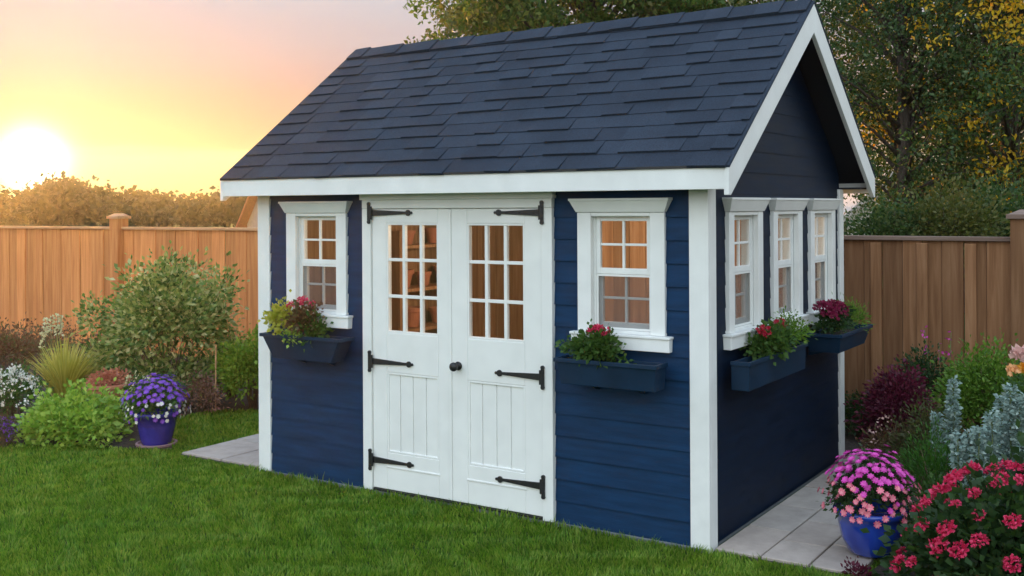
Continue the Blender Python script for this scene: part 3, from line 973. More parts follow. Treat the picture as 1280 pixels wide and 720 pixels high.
I4 = Matrix.Identity(4)
b1 = window_box('navy window box under the left front window, holding yellow foliage and red flowers', I4, -3.13, -2.43, -3.04, -2.52, 1.005, .845, .205, .185)
planting(b1, 'foliage', (-2.99, -.13, 1.07), (.13, .07, .12), G['yellowgreen'], 21, 26, 26, .034, .75, .03, label='yellow green leaves')
planting(b1, 'foliage', (-2.80, -.12, 1.09), (.10, .07, .13), G['bronze'], 22, 22, 26, .034, .7, .03, label='bronze and green leaves under red flowers',
         blooms=[(BALL_RED, (-2.92, -.14, 1.20), .75), (BALL_RED, (-2.86, -.10, 1.235), .8), (BALL_RED, (-2.80, -.13, 1.225), .8), (BALL_RED, (-2.75, -.11, 1.21), .65), (BALL_RED, (-2.84, -.16, 1.20), .6)])
planting(b1, 'foliage', (-2.72, -.13, 1.02), (.10, .06, .09), G['mid'], 23, 14, 22, .034, .7, .03, label='green trailing leaves')
rs_ = np.random.RandomState(5)
planting(b1, 'foliage', (-2.86, -.20, .985), (.08, .025, .05), G['lime'], 24, 8, 18, .026, .75, .018, label='lime leaves spilling over the rim')

b2 = window_box('navy window box under the right front window, holding one red geranium', I4, -.815, -.205, -.79, -.215, 1.003, .862, .205, .19)
planting(b2, 'foliage', (-.60, -.13, 1.045), (.17, .075, .10), G['mid'], 25, 42, 26, .034, .8, .028,
         blooms=[(BALL_RED, (-.60, -.14, 1.165), 1.0), (BALL_RED, (-.545, -.13, 1.155), .85), (BALL_RED, (-.57, -.16, 1.175), .8)])

RS = Matrix.Rotation(math.pi / 2, 4, 'Z')      # local -y faces +x, local x runs along +y
b3 = window_box('navy window box on the dark side wall nearer the front corner, with crimson flowers', RS, .185, 1.16, .19, 1.15, 1.0, .845, .168, .165)
planting(b3, 'foliage', (.62, -.13, 1.04), (.20, .07, .10), G['mid'], 26, 40, 26, .034, .8, .028)
planting(b3, 'foliage', (.98, -.13, 1.06), (.18, .07, .11), G['bright'], 27, 34, 30, .026, .4, .03,
         blooms=[(BALL_CRIM, (.50, -.14, 1.14), .95), (BALL_CRIM, (.44, -.15, 1.13), .7), (BALL_CRIM, (.80, -.13, 1.155), .9), (BALL_CRIM, (.72, -.14, 1.15), .75), (BALL_CRIM, (.88, -.12, 1.13), .6)])
b4 = window_box('navy window box on the dark side wall nearer the back corner, with maroon flowers', RS, 1.50, 2.22, 1.54, 2.14, 1.02, .90, .285, .26)
planting(b4, 'foliage', (1.66, -.19, 1.07), (.15, .08, .10), G['dark'], 28, 22, 24, .032, .8, .028,
         blooms=[(BALL_MAR, (1.53 + .055 * (i % 5), -.23 + .05 * (i // 5), 1.14 + .03 * (i % 3)), .9) for i in range(12)])
planting(b4, 'foliage', (2.02, -.19, 1.06), (.19, .09, .10), G['bright'], 29, 30, 40, .034, .22, .035, up=.7, label='feathery green foliage')

# ------------------------------------------------------------------ fences
def fence(name, label, x0, x1, y, ztop, bw, matb, matr, posts, pw, cap_z, batten=None, group=None, seed=1):
    r = random.Random(seed)
    f = empty(name, (x0, y, 0)); tag(f, label, 'fence', group)
    ps = sorted(posts)
    edges = [x0] + ps + [x1]
    for a, b in zip(edges, edges[1:]):
        if b - a < .3: continue
        a2, b2 = a + (pw / 2 + .003 if a in ps else 0), b - (pw / 2 + .003 if b in ps else 0)
        n = max(1, round((b2 - a2) / bw)); ws = [r.uniform(.8, 1.2) for _ in range(n)]; k_ = (b2 - a2) / sum(ws)
        mb = MB(); xx = a2
        for i in range(n):
            w = ws[i] * k_
            dy = r.uniform(-.004, .004) + (.010 if i % 2 else 0); g1, g2 = r.uniform(.0008, .004), r.uniform(.0008, .004)
            mb.box((xx + g1 - x0, dy, .03 + r.uniform(-.01, .01)), (xx + w - g2 - x0, dy + .019, ztop - .035)); xx += w
        mb.build('board_panel', matb, f, bevel=.0025, seg=1)
        if batten:
            mb = MB()
            x = a2 + batten * .35
            while x < b2 - .05:
                mb.box((x - x0, -.028, .04), (x + .085 - x0, -.0045, ztop - .055)); x += batten
            mb.build('batten', matb, f, bevel=.004)
        MB().box((a2 - x0, -.028, ztop - .0345), (b2 - x0, .045, ztop)).build('cap_rail', matr, f, bevel=.004)
        MB().box((a2 - x0, .030, .25), (b2 - x0, .065, .34)).build('rail', matr, f)
    for p in ps:
        MB().box((p - pw / 2 - x0, -pw / 2, 0), (p + pw / 2 - x0, pw / 2, cap_z - .07)).build('post', matb if name == 'fence' else matr, f, bevel=.005)
        c = MB(); h = pw / 2
        c.box((p - h - .025 - x0, -h - .025, cap_z - .0695), (p + h + .025 - x0, h + .025, cap_z - .035))
        c.hexa([(p - h - .012 - x0, -h - .012, cap_z - .0345), (p + h + .012 - x0, -h - .012, cap_z - .0345), (p + h + .012 - x0, h + .012, cap_z - .0345), (p - h - .012 - x0, h + .012, cap_z - .0345),
                (p - h * .5 - x0, -h * .5, cap_z), (p + h * .5 - x0, -h * .5, cap_z), (p + h * .5 - x0, h * .5, cap_z), (p - h * .5 - x0, h * .5, cap_z)])
        c.build('post_cap', matr, f, bevel=.003)
    return f


FY = 3.6
fence('fence', 'cedar board fence, its orange raised for low sun glow, with a capped post, left of the shed', -21, -4.2, FY, 1.625, .21, M['fence_warm'], M['rail_warm'], [-17.6, -13.6, -9.70, -5.8], .17, 1.80, seed=2)
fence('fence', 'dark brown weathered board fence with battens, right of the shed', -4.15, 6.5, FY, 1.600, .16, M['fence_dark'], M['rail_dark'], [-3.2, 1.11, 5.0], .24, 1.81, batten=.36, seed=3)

# ------------------------------------------------------------------ left garden
def depth_y(py): return CZ * FOC / (py - 259.0)

bush('leafy_mound', 'low mound of pale lime green leaves at the lawn edge beside the purple flower pot', 'plant', at(95, 8.62), (.47, .40, .32), G['lime'], 130, 34, .048, .045, 31, .78, zc=.06, shell=.85, stemmat=M['stem'])
bush('shrub', 'tall loose shrub with variegated grey green leaves in front of the left fence', 'shrub', at(208, 10.1), (.56, .50, .56), G['varieg'], 200, 42, .058, .075, 32, .55, zc=.72, shell=.55,
     extra=[((-.10, 0, 1.18), (.16, .16, .16), 14), ((-.50, -.2, .45), (.25, .3, .35), 40), ((-.58, -.38, .80), (.10, .1, .26), 7), ((.52, .2, 1.1), (.10, .1, .16), 8), ((.1, 0, .3), (.5, .45, .2), 50)])
bush('shrub', 'round dense bright green shrub touching the left corner of the shed', 'shrub', at(314, 9.9), (.31, .27, .40), G['fresh'], 120, 44, .042, .045, 33, .65, zc=.29, shell=.8)
bush('shrub', 'small grey green shrub with white tipped leaves behind the round bright green shrub', 'shrub', at(288, 10.5), (.20, .2, .34), G['varieg'], 46, 34, .042, .05, 34, .5, zc=.34)
bush('plant', 'bushy plant with cream white flowers at the left edge of the flower bed', 'plant', at(14, 9.0), (.21, .2, .26), G['mid'], 60, 30, .034, .04, 35, .6, zc=.22)
_p = SC.objects[-1]
rr_, cc_ = bush('plant', 'low purple flowered plant at the very left of the bed edge', 'plant', at(2, 8.35), (.13, .12, .13), G['olive'], 26, 24, .028, .03, 36, .6, zc=.09)
leaves('blossom', *[a for a in bush_points((0, 0, .12), (.14, .13, .13), 30, 12, .02, np.random.RandomState(8))[:2]], .016, PT['purple'], rr_, .9, 9)
bush('plant', 'rusty brown low shrub at the foot of the fence on the far left', 'shrub', at(2, 11.4), (.55, .3, .30), G['bronze'], 80, 34, .045, .06, 37, .5, zc=.28)
bush('plant', 'pink and brown leaved low plant under the tall variegated shrub', 'plant', at(250, 9.75), (.22, .16, .20), G['pinkbrown'], 40, 28, .034, .04, 38, .5, zc=.12)
bush('plant', 'low green plant between terracotta bowl and tall shrub', 'plant', at(150, 9.6), (.5, .2, .24), G['mid'], 60, 28, .036, .05, 39, .55, zc=.14)


bush('groundcover', 'low brown green plants running along the foot of the left fence', 'plant', at(95, 12.6), (1.9, .35, .34), G['bronze'], 130, 34, .045, .08, 140, .5, zc=.12)


def white_flowers(parent, c, rad, n, mat, size, seed, nper=9):
    rs = np.random.RandomState(seed)
    d = unit(rs.normal(size=(n, 3))); d[:, 2] = np.abs(d[:, 2])
    cc = np.array(c) + d * np.array(rad) * rs.uniform(.85, 1.08, (n, 1))
    P = np.repeat(cc, nper, 0) + rs.normal(size=(n * nper, 3)) * size * .6
    Dd = unit(np.repeat(d, nper, 0) + rs.normal(size=P.shape) * .7)
    return leaves('blossom', P, Dd, size * rs.uniform(.7, 1.3, len(P)), mat, parent, .85, seed)


wf = [o for o in SC.objects if o.get('label', '').startswith('bushy plant with cream')][0]
white_flowers(wf, (0, 0, .24), (.23, .22, .28), 90, PT['white'], .022, 41)
sm = tag(empty('plant', at(171, 9.2)), 'small plant with a few pale cream flowers behind the purple flower pot', 'plant')
planting(sm, 'foliage', (0, 0, .22), (.12, .1, .2), G['mid'], 42, 20, 20, .03)
white_flowers(sm, (0, 0, .28), (.12, .1, .18), 22, PT['pale'], .02, 43)

# strap-leaved grass clump
def strap_clump(label, loc, n, hgt, spread, mat, seed, w=.012, name='ornamental_grass'):
    rs = np.random.RandomState(seed); V = []; F = []
    for i in range(n):
        a = rs.uniform(0, 2 * math.pi); lean = spread * math.sqrt(rs.uniform(.0, 1)); h = hgt * rs.uniform(.75, 1.05) * (1 - .12 * lean / spread)
        r0 = rs.uniform(0, .06); ca, sa = math.cos(a), math.sin(a); ww = w * rs.uniform(.6, 1.2)
        ta = a + math.pi / 2 + rs.uniform(-.6, .6); tx, ty = math.cos(ta), math.sin(ta)
        b = len(V); K = 6
        for k in range(K + 1):
            t = k / K
            r = r0 + lean * (t ** 1.7); z = h * (t - .18 * (lean / spread) * t ** 3)
            q = ww * (1 - t ** 3) * .5 + .0008
            V += [(ca * r - tx * q, sa * r - ty * q, z), (ca * r + tx * q, sa * r + ty * q, z)]
            if k: F.append((b + 2 * k - 2, b + 2 * k - 1, b + 2 * k + 1, b + 2 * k))
    o = np_mesh(name, V, F, mat)
    o.location = loc
    return tag(o, label, 'plant')


strap_clump('fountain of yellow striped grass blades behind the lime green mound', at(80, 9.75), 420, .74, .36, G['strap'], 51, .016)


def stalk_plant(label, loc, stalks, mat, leafm, psize, seed, name='flower_stalk'):
    """stalks: (dx, dy, height, number of florets)"""
    root = tag(empty(name, loc), label, 'flower')
    st = MB(); P = []; Dd = []; LP = []; LD = []
    rs = np.random.RandomState(seed)
    for dx, dy, h, n in stalks:
        b = (dx * .4, dy * .4, 0); t = (dx, dy, h)
        st.tube([b, ((b[0] + t[0]) / 2, (b[1] + t[1]) / 2, h * .55), t], [.005, .004, .002], 6)
        for i in range(n):
            u = rs.uniform(.78, 1.02)
            P.append((b[0] + (t[0] - b[0]) * u + rs.normal() * .012, b[1] + (t[1] - b[1]) * u + rs.normal() * .012, h * u)); Dd.append(rs.normal(size=3))
        for i in range(12):
            u = rs.uniform(.05, .7)
            LP.append((b[0] + (t[0] - b[0]) * u, b[1] + (t[1] - b[1]) * u, h * u)); LD.append((rs.normal(), rs.normal(), .5))
    st.build('stem', M['stem'], root, smooth=True)
    leaves('blossom', np.array(P), np.array(Dd), psize, mat, root, .8, seed)
    leaves('leaf', np.array(LP), np.array(LD), .07, leafm, root, .25, seed)
    return root


stalk_plant('tall slender pale green flower stalks behind the yellow striped grass', at(62, 10.6), [(-.10, 0, .76, 26), (-.03, .03, .78, 26), (.12, .0, .82, 30), (.15, .02, .80, 30), (-.15, 0, .62, 18)], PT['pale'], G['lime'], .035, 61)
stk = MB().tube([(0, 0, 0), (.01, 0, .62)], .007, 8).build('garden_stake', M['rail_warm'])
stk.location = at(268, 9.75); tag(stk, 'thin upright cane stake between tall shrub and round green shrub', 'stake')

# terracotta bowl
bw = tag(empty('planter_bowl', at(134, 9.35)), 'terracotta bowl planter with salmon pink succulents among the shrubs', 'planter')
MB().lathe([(.001, 0), (.13, 0), (.11, .05), (.10, .12), (.17, .22), (.205, .31), (.215, .315), (.215, .345), (.19, .345), (.16, .26), (.001, .24)], seg=36).build('bowl', M['terracotta'], bw, smooth=False, bevel=.003)
planting(bw, 'foliage', (0, 0, .36), (.18, .18, .09), G['salmon'], 71, 46, 22, .028, .7, .02)


def blue_glaze():
    m, nt, out = newmat('cobalt_glaze'); L = nt.links
    p = N(nt, 'ShaderNodeBsdfPrincipled'); p.inputs['Roughness'].default_value = .16
    p.inputs['Coat Weight'].default_value = .6; p.inputs['Coat Roughness'].default_value = .08
    tc = N(nt, 'ShaderNodeTexCoord'); nz = N(nt, 'ShaderNodeTexNoise'); nz.inputs['Scale'].default_value = 7; nz.inputs['Detail'].default_value = 7
    mp = N(nt, 'ShaderNodeMapping'); mp.inputs['Scale'].default_value = (1, 1, .35); L.new(tc.outputs['Object'], mp.inputs[0]); L.new(mp.outputs[0], nz.inputs['Vector'])
    r = ramp(nt, nz.outputs['Fac'], [(.3, (.008, .022, .19)), (.6, (.014, .05, .36)), (.8, (.03, .10, .46))])
    L.new(r.outputs[0], p.inputs['Base Color'])
    bp = N(nt, 'ShaderNodeBump'); bp.inputs['Distance'].default_value = .004; bp.inputs['Strength'].default_value = .25; L.new(nz.outputs['Fac'], bp.inputs['Height']); L.new(bp.outputs[0], p.inputs['Normal'])
    L.new(p.outputs[0], out.inputs[0]); return m


GL = blue_glaze()
GL2 = paint('indigo_glaze', (.035, .03, .26), rough=.22, noise=6, var=.3, bump=.1)
# purple pot
pp = tag(empty('potted_plant', at(194, 8.42)), 'indigo blue pot of purple flowers standing on a saucer by the lawn edge', 'potted plant', 'flowers in blue glazed pots')
MB().lathe([(.001, .0), (.13, .0), (.155, .012), (.158, .028), (.14, .030), (.13, .016), (.001, .014)], seg=40).build('saucer', M['saucer'], pp, smooth=False, bevel=.002)
MB().lathe([(.001, .018), (.108, .018), (.118, .04), (.146, .16), (.160, .235), (.176, .240), (.178, .272), (.164, .276), (.152, .262), (.146, .235), (.001, .225)], seg=44).build('pot', GL2, pp, smooth=True)


def dome_flowers(parent, c, rad, seed, matleaf, blooms, ntot, minz=.0, nleaf=42):
    """dome of leaves with bloom copies over it"""
    rs = np.random.RandomState(seed)
    P, D_, cc = bush_points(c, (rad[0] * .93, rad[1] * .93, rad[2] * .93), nleaf, 34, rad[0] * .12, rs, .5, .2)
    leaves('foliage', P, D_, .032 * rs.uniform(.6, 1.2, len(P)), matleaf, parent, .6, seed)
    n = 0; i = 0
    ga = math.pi * (3 - math.sqrt(5))
    for i in range(ntot):
        u = 1 - (i + .5) / ntot * (1 - minz); a = ga * i
        s = math.sqrt(max(0, 1 - u * u))
        d = Vector((s * math.cos(a), s * math.sin(a), u)) + Vector((rs.normal(), rs.normal(), rs.normal())) * .05
        me, nm, sc = blooms(u, rs)
        if me is None: continue
        k = rs.uniform(.90, 1.13)
        put_bloom(nm, me, parent, (c[0] + d.x * rad[0] * k, c[1] + d.y * rad[1] * k, c[2] + d.z * rad[2] * k), d + Vector((0, 0, .25)), sc * rs.uniform(.8, 1.15))


D_PUR = daisy_mesh('bloom_purple', .022, 7, PT['purple'], 1)
D_WHI = daisy_mesh('bloom_cream', .020, 7, PT['white'], 2)
D_MAG = daisy_mesh('bloom_magenta', .021, 8, PT['magenta'], 3)
D_PNK = daisy_mesh('bloom_pink', .0185, 8, PT['pink'], 4)


def pk1(u, rs):
    if u > .30: return D_PUR, 'bloom', 1.05
    q = rs.uniform()
    return (D_PUR, 'bloom', .85) if q < .25 else ((D_WHI, 'pale_bloom', .8) if q < .75 else (None, '', 1))


dome_flowers(pp, (0, 0, .30), (.235, .235, .235), 81, G['mid'], pk1, 230, -.35, 50)

# pink pot
pq = tag(empty('potted_plant', at(1086, 5.62)), 'bright cobalt blue pot of pink and magenta flowers on the paved path', 'potted plant', 'flowers in blue glazed pots')
MB().lathe([(.001, .03), (.085, .03), (.115, .05), (.150, .12), (.166, .20), (.168, .235), (.186, .243), (.190, .262), (.184, .274), (.166, .274), (.158, .255), (.001, .245)], seg=56).build('pot', GL, pq, smooth=True)


def pk2(u, rs):
    if u > .46: return D_MAG, 'bloom', 1.0
    q = rs.uniform()
    return (D_PNK, 'pale_bloom', 1.0) if q < .62 else ((D_MAG, 'bloom', .8) if q < .72 else (None, '', 1))


dome_flowers(pq, (0, 0, .315), (.222, .222, .232), 82, G['dark'], pk2, 290, -.25, 60)

# ------------------------------------------------------------------ right garden
# red geranium mass in the near corner
gr, gcc = bush('geranium_bush', 'large red geranium bush with dark leaves in the near right corner', 'plant', at(1300, 4.95), (.60, .50, .50), G['dark'], 190, 40, .052, .06, 91, .8, zc=.10, shell=.85, stemmat=M['stem'])
planting(gr, 'foliage', (0, 0, .08), (.60, .50, .50), G['mid'], 92, 130, 26, .05, .8, .05)
BIG_RED = ball_bloom_mesh('bloom_geranium', .047, 110, .021, PT['red'], 6, .75)
rs = np.random.RandomState(14)
spots = []
for i in range(1200):
    u = rs.uniform(-.1, 1); a = rs.uniform(0, 2 * math.pi); s = math.sqrt(max(0, 1 - u * u))
    q = Vector((s * math.cos(a) * .62, s * math.sin(a) * .52, .10 + u * .52))
    if q.z < .04: continue
    if u < .45 and rs.uniform() < .6: continue
    if all((q - p).length > .086 for p in spots): spots.append(q)
for q in spots[:100]:
    put_bloom('bloom', BIG_RED, gr, q * rs.uniform(.98, 1.05), (q.x, q.y, q.z + .25), rs.uniform(.5, .98))


def silver(label, loc, cols, seed):
    root = tag(empty('silver_plant', loc), label, 'plant', 'silver leaved plants in the right bed')
    rs = np.random.RandomState(seed); P = []; Dd = []; st = MB()
    for dx, dy, h, r0, leanx in cols:
        st.tube([(dx - leanx * .0, dy, 0), (dx + leanx * .5, dy, h * .5), (dx + leanx, dy, h)], [.006, .005, .003], 6)
        n = int(h * 900)
        for i in range(n):
            t = rs.uniform(.0, 1) ** .8; a = rs.uniform(0, 6.28)
            rr = r0 * (1.05 - .35 * t) * rs.uniform(.3, 1)
            P.append((dx + leanx * t + math.cos(a) * rr * .6, dy + math.sin(a) * rr * .6, .03 + h * t))
            Dd.append((math.cos(a) + rs.normal() * .6, math.sin(a) + rs.normal() * .6, rs.uniform(-.3, 1.1)))
    st.build('stem', M['stem'], root, smooth=True)
    leaves('foliage', np.array(P), np.array(Dd), .028 * rs.uniform(.7, 1.3, len(P)), G['silver'], root, .62, seed)
    return root


o0 = at(1240, 5.95)
cols = []
rs = np.random.RandomState(33)
for px, py in [(1196, 548), (1207, 545), (1218, 540), (1230, 542), (1240, 520), (1248, 500), (1262, 488), (1272, 505), (1284, 500), (1296, 520), (1310, 530), (1325, 520)]:
    dd = 5.95 + rs.uniform(-.12, .15)
    q = at(px, dd)
    cols.append((q.x - o0.x, q.y - o0.y, 1.85 - (py - 259) * dd / FOC - .02, .068, rs.uniform(-.02, .02)))
    q = at(px + 6, dd + .15)
    cols.append((q.x - o0.x, q.y - o0.y, 1.80 - (py + 25 - 259) * dd / FOC, .068, rs.uniform(-.02, .02)))
silver('broad clump of upright silver grey foliage behind the red geraniums', o0, cols, 34)
o1 = at(1178, 6.45)
silver('narrow leaning silver grey plant in front of the dark burgundy plant', o1, [(0, 0, .78, .05, .06), (-.03, .03, .56, .05, -.02), (.02, -.03, .62, .05, .05)], 35)

bush('shrub', 'bright green spreading shrub before the right fence, under the peach roses', 'shrub', at(1236, 7.3), (.36, .30, .42), G['bright'], 190, 50, .036, .05, 93, .5, zc=.46, shell=.7)
bush('shrub', 'dark green upright shrub against the right fence behind the burgundy plant', 'shrub', at(1152, 8.0), (.20, .2, .40), G['dark'], 80, 44, .034, .05, 94, .5, zc=.38)
bush('shrub', 'burgundy leaved shrub beside the paved path', 'shrub', at(1122, 7.25), (.22, .2, .26), G['burgundy'], 80, 40, .036, .04, 95, .5, zc=.47, extra=[((-.12, 0, .30), (.08, .1, .15), 14)])
bp_, _ = bush('plant', 'sprawling plant with tiny pale pink buds under the burgundy shrub', 'plant', at(1112, 6.95), (.17, .15, .26), G['bronze'], 34, 30, .028, .04, 96, .45, zc=.20)
white_flowers(bp_, (0, 0, .22), (.17, .15, .26), 16, PT['blush'], .018, 97, 5)
bush('plant', 'olive brown bushy plant between burgundy shrub and silver clump', 'plant', at(1158, 6.75), (.22, .2, .32), G['olive'], 80, 34, .030, .045, 98, .45, zc=.26)
bush('plant', 'low feathery fresh green plant behind the pink flower pot', 'plant', at(1168, 6.1), (.20, .2, .30), leafmat('fern_leaf', [(.03, .10, .012), (.06, .17, .02)]), 90, 44, .036, .045, 99, .2, zc=.22, up=.7)
bush('hedge', 'low dark hedge at the far end of the paved path', 'hedge', at(1074, 8.55), (.30, .2, .19), G['dark'], 80, 40, .028, .04, 100, .6, zc=.14)
bush('plant', 'small dark purple leaved plant at the foot of the cobalt pot', 'plant', at(1066, 5.32), (.06, .05, .035), G['burgundy'], 16, 14, .028, .02, 101, .6, zc=.02)
bush('plant', 'green filler plant under the silver clump, beside the geraniums', 'plant', at(1185, 5.75), (.2, .16, .22), G['mid'], 60, 34, .034, .045, 102, .5, zc=.12)

# rose bush
rb, _ = bush('rose_bush', 'rose bush with peach, orange and blush blooms at the right edge', 'rose bush', at(1292, 6.45), (.24, .2, .38), G['mid'], 70, 36, .04, .05, 103, .6, zc=.42)
for (px, dz, mat, s) in [(1265, .87, 'peach', 1.0), (1279, .885, 'orange', .95), (1276, .97, 'blush', 1.5), (1300, .80, 'peach', .9)]:
    me = ball_bloom_mesh('rose', .030, 46, .030, PT[mat], int(px), .9)
    q = at(px, 6.3) - at(1292, 6.45)
    put_bloom('bloom', me, rb, (q.x, q.y, dz), (0, -.3, 1), s)
stalk_plant('wispy tall stalks with tiny bright pink flowers before the right fence', at(1178, 7.9), [(-.13, 0, .93, 14), (.05, .03, .92, 10), (.16, 0, .78, 8), (-.03, 0, .84, 8)], PT['magenta'], G['mid'], .026, 104)

# ------------------------------------------------------------------ trees
def tree(name, label, base, height, crown, mats, seed, ncl=220, per=120, leaf=.07, spread=.28, trunk=.14, zlow=1.5, cat='tree', group=None, lean=(0, 0)):
    rs = np.random.RandomState(seed); r = random.Random(seed)
    root = tag(empty(name, base), label, cat, group)
    tops = []
    mb = MB()
    top = (lean[0], lean[1], height * .86)
    pts = [(0, 0, -.1), (lean[0] * .15 + r.uniform(-.08, .08), lean[1] * .2, height * .25), (lean[0] * .5 + r.uniform(-.15, .15), lean[1] * .5 + r.uniform(-.15, .15), height * .55), top]
    mb.tube(pts, [trunk, trunk * .8, trunk * .5, .02], 12)
    cz = (zlow + height) / 2; rz = (height - zlow) / 2
    d = unit(rs.normal(size=(ncl, 3))); rr = rs.uniform(.15, 1, (ncl, 1)) ** .45
    lump = 1 + .16 * np.sin(d[:, :1] * 4.3 + seed) * np.cos(d[:, 2:3] * 5.1 + seed * .7) + rs.normal(size=(ncl, 1)) * .05
    cc = np.array([lean[0] * .6, lean[1] * .6, cz]) + d * rr * lump * np.array([crown[0], crown[1], rz])
    mb.build('trunk', M['bark'], root, smooth=True)
    br = MB()
    for i in range(0, ncl, 3):
        q = cc[i]
        t = max(.15, min(.9, (q[2] - .3 * math.hypot(q[0], q[1])) / height))
        a = (lean[0] * t, lean[1] * t, height * .86 * t)
        m_ = ((a[0] + q[0]) * .5 + r.uniform(-.1, .1), (a[1] + q[1]) * .5 + r.uniform(-.1, .1), (a[2] + q[2]) * .5 + .08)
        br.tube([a, m_, tuple(q)], [.035, .020, .006], 5)
        for k in range(3):
            e = q + rs.normal(size=3) * spread * 1.1
            br.tube([tuple(q), tuple((q + e) / 2 + rs.normal(size=3) * .04), tuple(e)], [.006, .004, .002], 4)
    br.build('branches', M['bark'], root, smooth=True)
    which = rs.uniform(size=ncl)
    acc = 0
    for (frac, mat, pname, sel) in mats:
        if sel is None:
            idx = np.where((which >= acc) & (which < acc + frac))[0]; acc += frac
        else:
            idx = np.where(sel(cc, which))[0]
        if len(idx) == 0: continue
        # each clump breaks into flattened sprays
        ks = np.repeat(idx, 6)
        sub = cc[ks] + rs.normal(size=(len(ks), 3)) * spread * np.array([1, 1, .75])
        n = per // 6
        Pn = np.repeat(sub, n, 0)
        P = Pn + rs.normal(size=Pn.shape) * spread * np.array([.42, .42, .22])
        Dd = unit(rs.normal(size=P.shape) + np.array([0, 0, -.15]))
        leaves(pname, P, Dd, leaf * rs.uniform(.6, 1.3, len(P)), mat, root, .55, seed)
    return root


TG = leafmat('tree_leaf_green', [(.04, .09, .02), (.07, .14, .03), (.11, .18, .04), (.17, .24, .06)], trans=.45)
TD = leafmat('tree_leaf_dark', [(.025, .06, .018), (.045, .095, .028), (.07, .13, .04), (.15, .19, .08)], trans=.4)
TY = leafmat('tree_leaf_yellow', [(.55, .36, .02), (.72, .52, .03), (.70, .34, .03)], trans=.45, tint=(1.1, 1, .4))
TO = leafmat('tree_leaf_olive', [(.06, .085, .02), (.10, .12, .03), (.17, .16, .05)], trans=.35)

tree('leafy_tree', 'large bright green tree rising behind the roof ridge', at(738, 17.0), 8.2, (3.0, 2.4), [(.7, TG, 'crown', None), (.3, TO, 'crown', None)], 5, 520, 190, .095, .30, .2, 1.4)
tree('leafy_tree', 'airy tree with sky showing through its twigs just right of the gable peak', at(985, 18.5), 8.0, (1.9, 1.9), [(.6, TO, 'crown', None), (.4, TD, 'crown', None)], 8, 150, 100, .075, .30, .13, 2.0)
tree('leafy_tree', 'dark green tree behind the right fence beside the gable', at(1130, 14.5), 7.6, (1.35, 1.3), [(.86, TD, 'crown', None), (.07, TY, 'autumn_leaves', None), (.07, TG, 'crown', None)], 10, 210, 150, .062, .26, .13, .9)
tree('leafy_tree', 'tall tree with clumps of yellow autumn leaves at the right edge', at(1262, 14.0), 8.4, (1.6, 1.5), [(.42, TD, 'crown', None), (.22, TO, 'crown', None), (.28, TY, 'autumn_leaves', None), (.08, TG, 'crown', None)], 12, 250, 150, .066, .26, .16, 1.2)
tree('leafy_tree', 'dark evergreen tree farther back behind the yellow leaved tree', at(1190, 18.5), 8.5, (2.4, 2.2), [(.8, TD, 'crown', None), (.2, TO, 'crown', None)], 15, 260, 150, .085, .34, .2, .6)
tree('leafy_tree', 'broad dark tree out of view right of the flower bed, added to shade the shed side', (6.6, 3.0, 0), 6.0, (1.9, 2.6), [(1, TD, 'crown', None)], 17, 170, 90, .12, .34, .18, .25)  # unseen tree, added to darken the side wall and right bed
tree('leafy_tree', 'dark tree standing farthest right beyond the fence', at(1420, 15.5), 8.0, (1.9, 1.8), [(.8, TD, 'crown', None), (.2, TG, 'crown', None)], 16, 150, 120, .08, .32, .16, .8)
for i, (px, dp, lab) in enumerate([(1110, 11.2, 'dark shrub leaning over the right fence next to the shed'), (1185, 11.0, 'olive shrub behind the middle of the right fence'), (1255, 11.4, 'green shrub behind the big post of the right fence')]):
    b = at(px, dp)
    bush('shrub', lab, 'shrub', b, (.55, .4, .55), [TD, TO, TD][i], 110, 50, .055, .11, 110 + i, .55, zc=1.48 if i else 1.3, stemmat=M['bark'], shell=.6)

# far wood along the horizon: one mass
def far_wood():
    rs = np.random.RandomState(77); P = []; S = []
    dist = 68.0
    ncl = 1100
    l = rs.uniform(-.80, .75, ncl)
    dd = dist * rs.uniform(.9, 1.25, ncl)
    x = l * 1344.7
    hh = 3.7 + .9 * np.sin(x * .021 + .6) + .55 * np.sin(x * .057 + 2) + .35 * np.sin(x * .13) + rs.normal(size=ncl) * .25 + np.clip((x + 500) * .004, 0, 1.0)
    hh = 1.85 + (hh - 1.85) * dist / 120 * .78
    zz = hh * rs.uniform(.15, 1, ncl) ** .6
    cc = np.stack([CX + FW.x * dd + RT.x * l * dd, CY + FW.y * dd + RT.y * l * dd, zz], 1)
    per = 90
    Pn = np.repeat(cc, per, 0); P = Pn + rs.normal(size=Pn.shape) * np.array([.65, .65, .30])
    P[:, 2] = np.clip(P[:, 2], 0.02, None)
    m = leafmat('far_wood_leaf', [(.025, .035, .012), (.045, .055, .018), (.07, .075, .025)], trans=.3)
    o = leaves('woodland', P, rs.normal(size=P.shape), .34 * rs.uniform(.6, 1.4, len(P)), m, None, .7, 78)
    tag(o, 'hazy line of distant woodland along the horizon', 'trees', kind='stuff')


far_wood()

